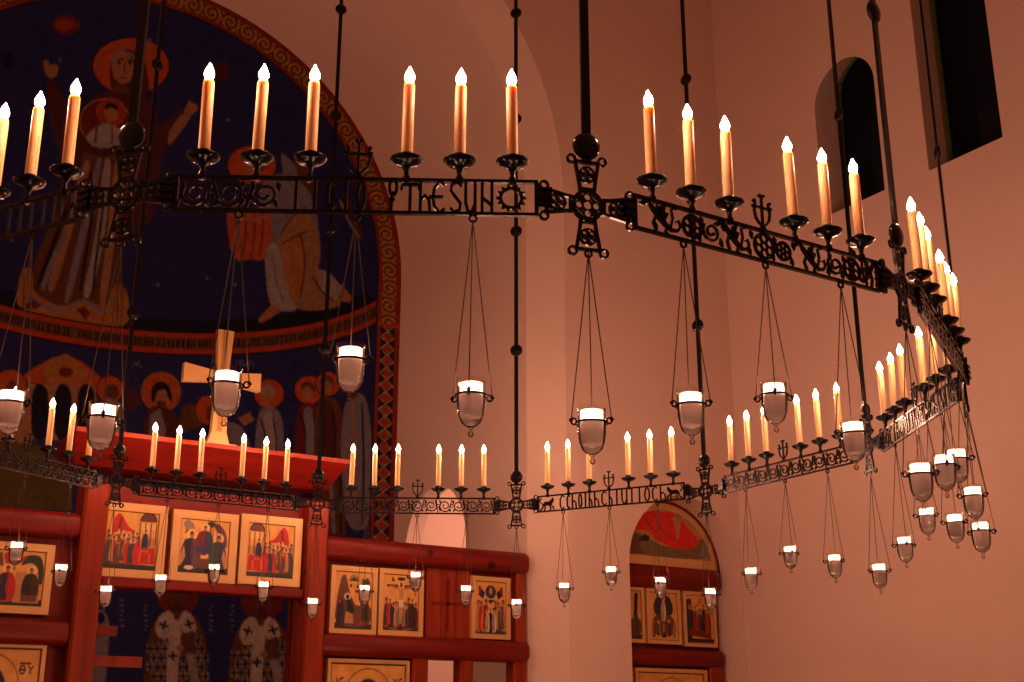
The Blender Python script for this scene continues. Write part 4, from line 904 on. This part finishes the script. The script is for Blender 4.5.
for i in range(12):
    fr = bar_frame(i); lst = []
    for t in TS:
        p = wpos(fr, ((t-.5)*CHORD, 0, CB)); q = (p[0], p[1], p[2]+CT-CB)
        if in_frame(p, 4, 4) or in_frame(q, 4, 4): lst.append((pix(q)[0], pix(q)[1], p))
    lst.sort()
    for k, (px, py, p) in enumerate(lst):
        c = link('taper_candle', TAPER, None, p, random.uniform(0, 6)); c.rotation_euler = (random.uniform(-.012, .012), random.uniform(-.012, .012), random.uniform(0, 6))
        link('wick', WICK, c); link('flame', FLAME, c)
        where = BAR_SAY[i][0]
        if i in (2, 3): o_ = ['lowest', 'second lowest', 'third lowest', 'third highest', 'second highest', 'highest'][::(1 if i == 3 else -1)][k]
        else: o_ = ordinal(k, len(lst))
        tag(c, 'lit yellow taper, %s on the %s' % (o_, where), 'candle', 'tapers on the ring chandelier')

# ------------------------------------------------------------------ hanging glass lamps
GR = .036
mb = MB(); mb.lathe([(.004, -.075), (.014, -.072), (.024, -.063), (.0305, -.046), (.0335, -.022), (.034, .0), (.033, .010), (.034, .036), (.035, .040)], 22, cap=False); 
mb.lathe([(.0005, -.099), (.005, -.0965), (.0072, -.0915), (.005, -.0865), (.003, -.084), (.004, -.080), (.008, -.075), (.004, -.073)], 12)
VGLASS = mb.mesh('glass', M['glass'], True)
mb = MB(); mb.lathe([(.002, -.052), (.021, -.052), (.0245, -.049), (.0262, -.030), (.0268, .0), (.0268, .030)], 20, cap=False); mb.lathe([(.0266, .001), (.012, -.003), (.002, -.003)], 20, cap=False)
VWAX = mb.mesh('wax', M['white_wax'], True)
mb = MB(); mb.lathe([(.001, .000), (.006, .006), (.0075, .013), (.0055, .022), (.001, .032)], 10); VFL = mb.mesh('flame', M['votive_flame'], True)
mb = MB(); mb.tube([(.0385*math.cos(2*PI*k/24), .0385*math.sin(2*PI*k/24), 0) for k in range(24)], .0028, 6, True)
for k in range(3):
    a = 2*PI*k/3; d = (math.cos(a), math.sin(a))
    mb.tube([(d[0]*(.048+.0075*math.cos(q)), d[1]*(.048+.0075*math.cos(q)), .0075*math.sin(q)) for q in np.linspace(0, 2*PI, 11)[:-1]], .0026, 5, True)
    mb.lathe([(.001, -.006), (.006, 0), (.001, .006)], 8, (d[0]*.055, d[1]*.055, .002))
VRING = mb.mesh('holder_ring', M['iron'], True)
CHAIN = {}
def chain_mesh(drop, k):
    if (drop, k) not in CHAIN:
        a = 2*PI*k/3; mb = MB(); mb.tube([(.054*math.cos(a), .054*math.sin(a), .004), (.027*math.cos(a)+.0005, .027*math.sin(a), drop*.5), (0, 0, drop)], .0016, 5)
        CHAIN[(drop, k)] = mb.mesh('chain', M['brass_chain'])
    return CHAIN[(drop, k)]
lamps = []
SAG = {(0, 3): .020, (0, 2): .012, (1, 2): .008, (11, 3): .012}     # chains are not all one length
for i in range(12):
    for j, t in enumerate((0, .25, .5, .75)):
        if j == 0: p = wpos(hub_frame(i), (0, 0, 0)); top = -.133; drop = .567
        else: p = wpos(bar_frame(i), ((t-.5)*CHORD, 0, 0)); top = -HB-.020; drop = (.416 if j == 2 else .49)+SAG.get((i, j), 0)
        q = (p[0], p[1], RING_Z-drop)
        if in_frame(q, 14, 20): lamps.append((i, j, q, drop+top, pix(q)))
say = {0: 'near', 1: 'near right'}
HUBSAY = {0: 'left near cross', 1: 'nearest central cross', 2: 'cross at the right bend', 3: 'edge-on cross at far right', 4: 'far cross before the right wall', 5: 'cross above the side arch', 6: "far cross above the icon screen's right end", 7: "far cross at the canopy's right end", 8: "far cross at the canopy's left end", 9: 'far left cross', 10: 'left cross', 11: 'near left cross'}
BSAY = dict((k, v[0]) for k, v in BAR_SAY.items())
by = {}
for L_ in lamps: by.setdefault(L_[0], []).append(L_)
for i, grp in by.items():
    mids = sorted([g for g in grp if g[1] > 0], key=lambda g: g[4][0])
    for g in grp:
        _, j, q, clen, pp = g
        root = empty('votive_lamp', q, math.atan2(q[1]-CAM[1], q[0]-CAM[0])+(PI if (i+j) % 3 == 0 else 0)+random.uniform(-.2, .2))
        for nm, me in (('glass', VGLASS), ('wax', VWAX), ('flame', VFL), ('holder_ring', VRING)): link(nm, me, root)
        for k in range(3): link('chain', chain_mesh(round(clen, 4), k), root)
        size = 'large' if pp[2] < 4.4 else 'small'
        if j == 0: lab = '%s glass candle lamp hung under the %s' % (size, HUBSAY[i])
        else:
            n = len(mids); k = mids.index(g)
            o_ = {1: 'only', 2: ('left', 'right')[k], 3: ('left', 'middle', 'right')[k]}[n] if n < 3 else ('left', 'middle', 'right')[k]
            lab = '%s glass candle lamp, %s one under the %s' % (size, o_, BSAY.get(i, 'left bar'))
        tag(root, lab, 'lamp', 'glass candle lamps hung from the ring')

# ------------------------------------------------------------------ light besides the candles in view: lamps out of sight and an added fill
def lamp(name, loc, power, col, r=.15):
    l = bpy.data.lights.new(name, 'POINT'); l.energy = power; l.color = col; l.shadow_soft_size = r
    o = bpy.data.objects.new(name, l); COL.objects.link(o); o.location = loc; return o
WARM = (1.0, .43, .25)
lamp('vestry_lamp', (3.3, 3.9, 3.4), 13, (1.0, .50, .36), .1)
lamp('low_fill_light', (0.6, 0.2, 1.2), 25, WARM, .2)  # added warm fill from below, no stand modelled; lifts the icon screen and walls
lamp('altar_candle_light', (XC-.2, 4.3, 3.35), 11, WARM, .12)
w = bpy.data.worlds.new('night'); SC.world = w; w.use_nodes = True
w.node_tree.nodes['Background'].inputs[0].default_value = (.010, .006, .008, 1); w.node_tree.nodes['Background'].inputs[1].default_value = .5
vs = SC.view_settings; vs.view_transform = 'Standard'; vs.look = 'None'; vs.gamma = 1; vs.use_curve_mapping = False; vs.exposure = 1.38
SC.cycles.use_denoising = True; SC.cycles.caustics_reflective = False; SC.cycles.caustics_refractive = False
SC.cycles.use_light_tree = True; SC.cycles.max_bounces = 8; SC.cycles.transparent_max_bounces = 24; SC.cycles.sample_clamp_indirect = 4
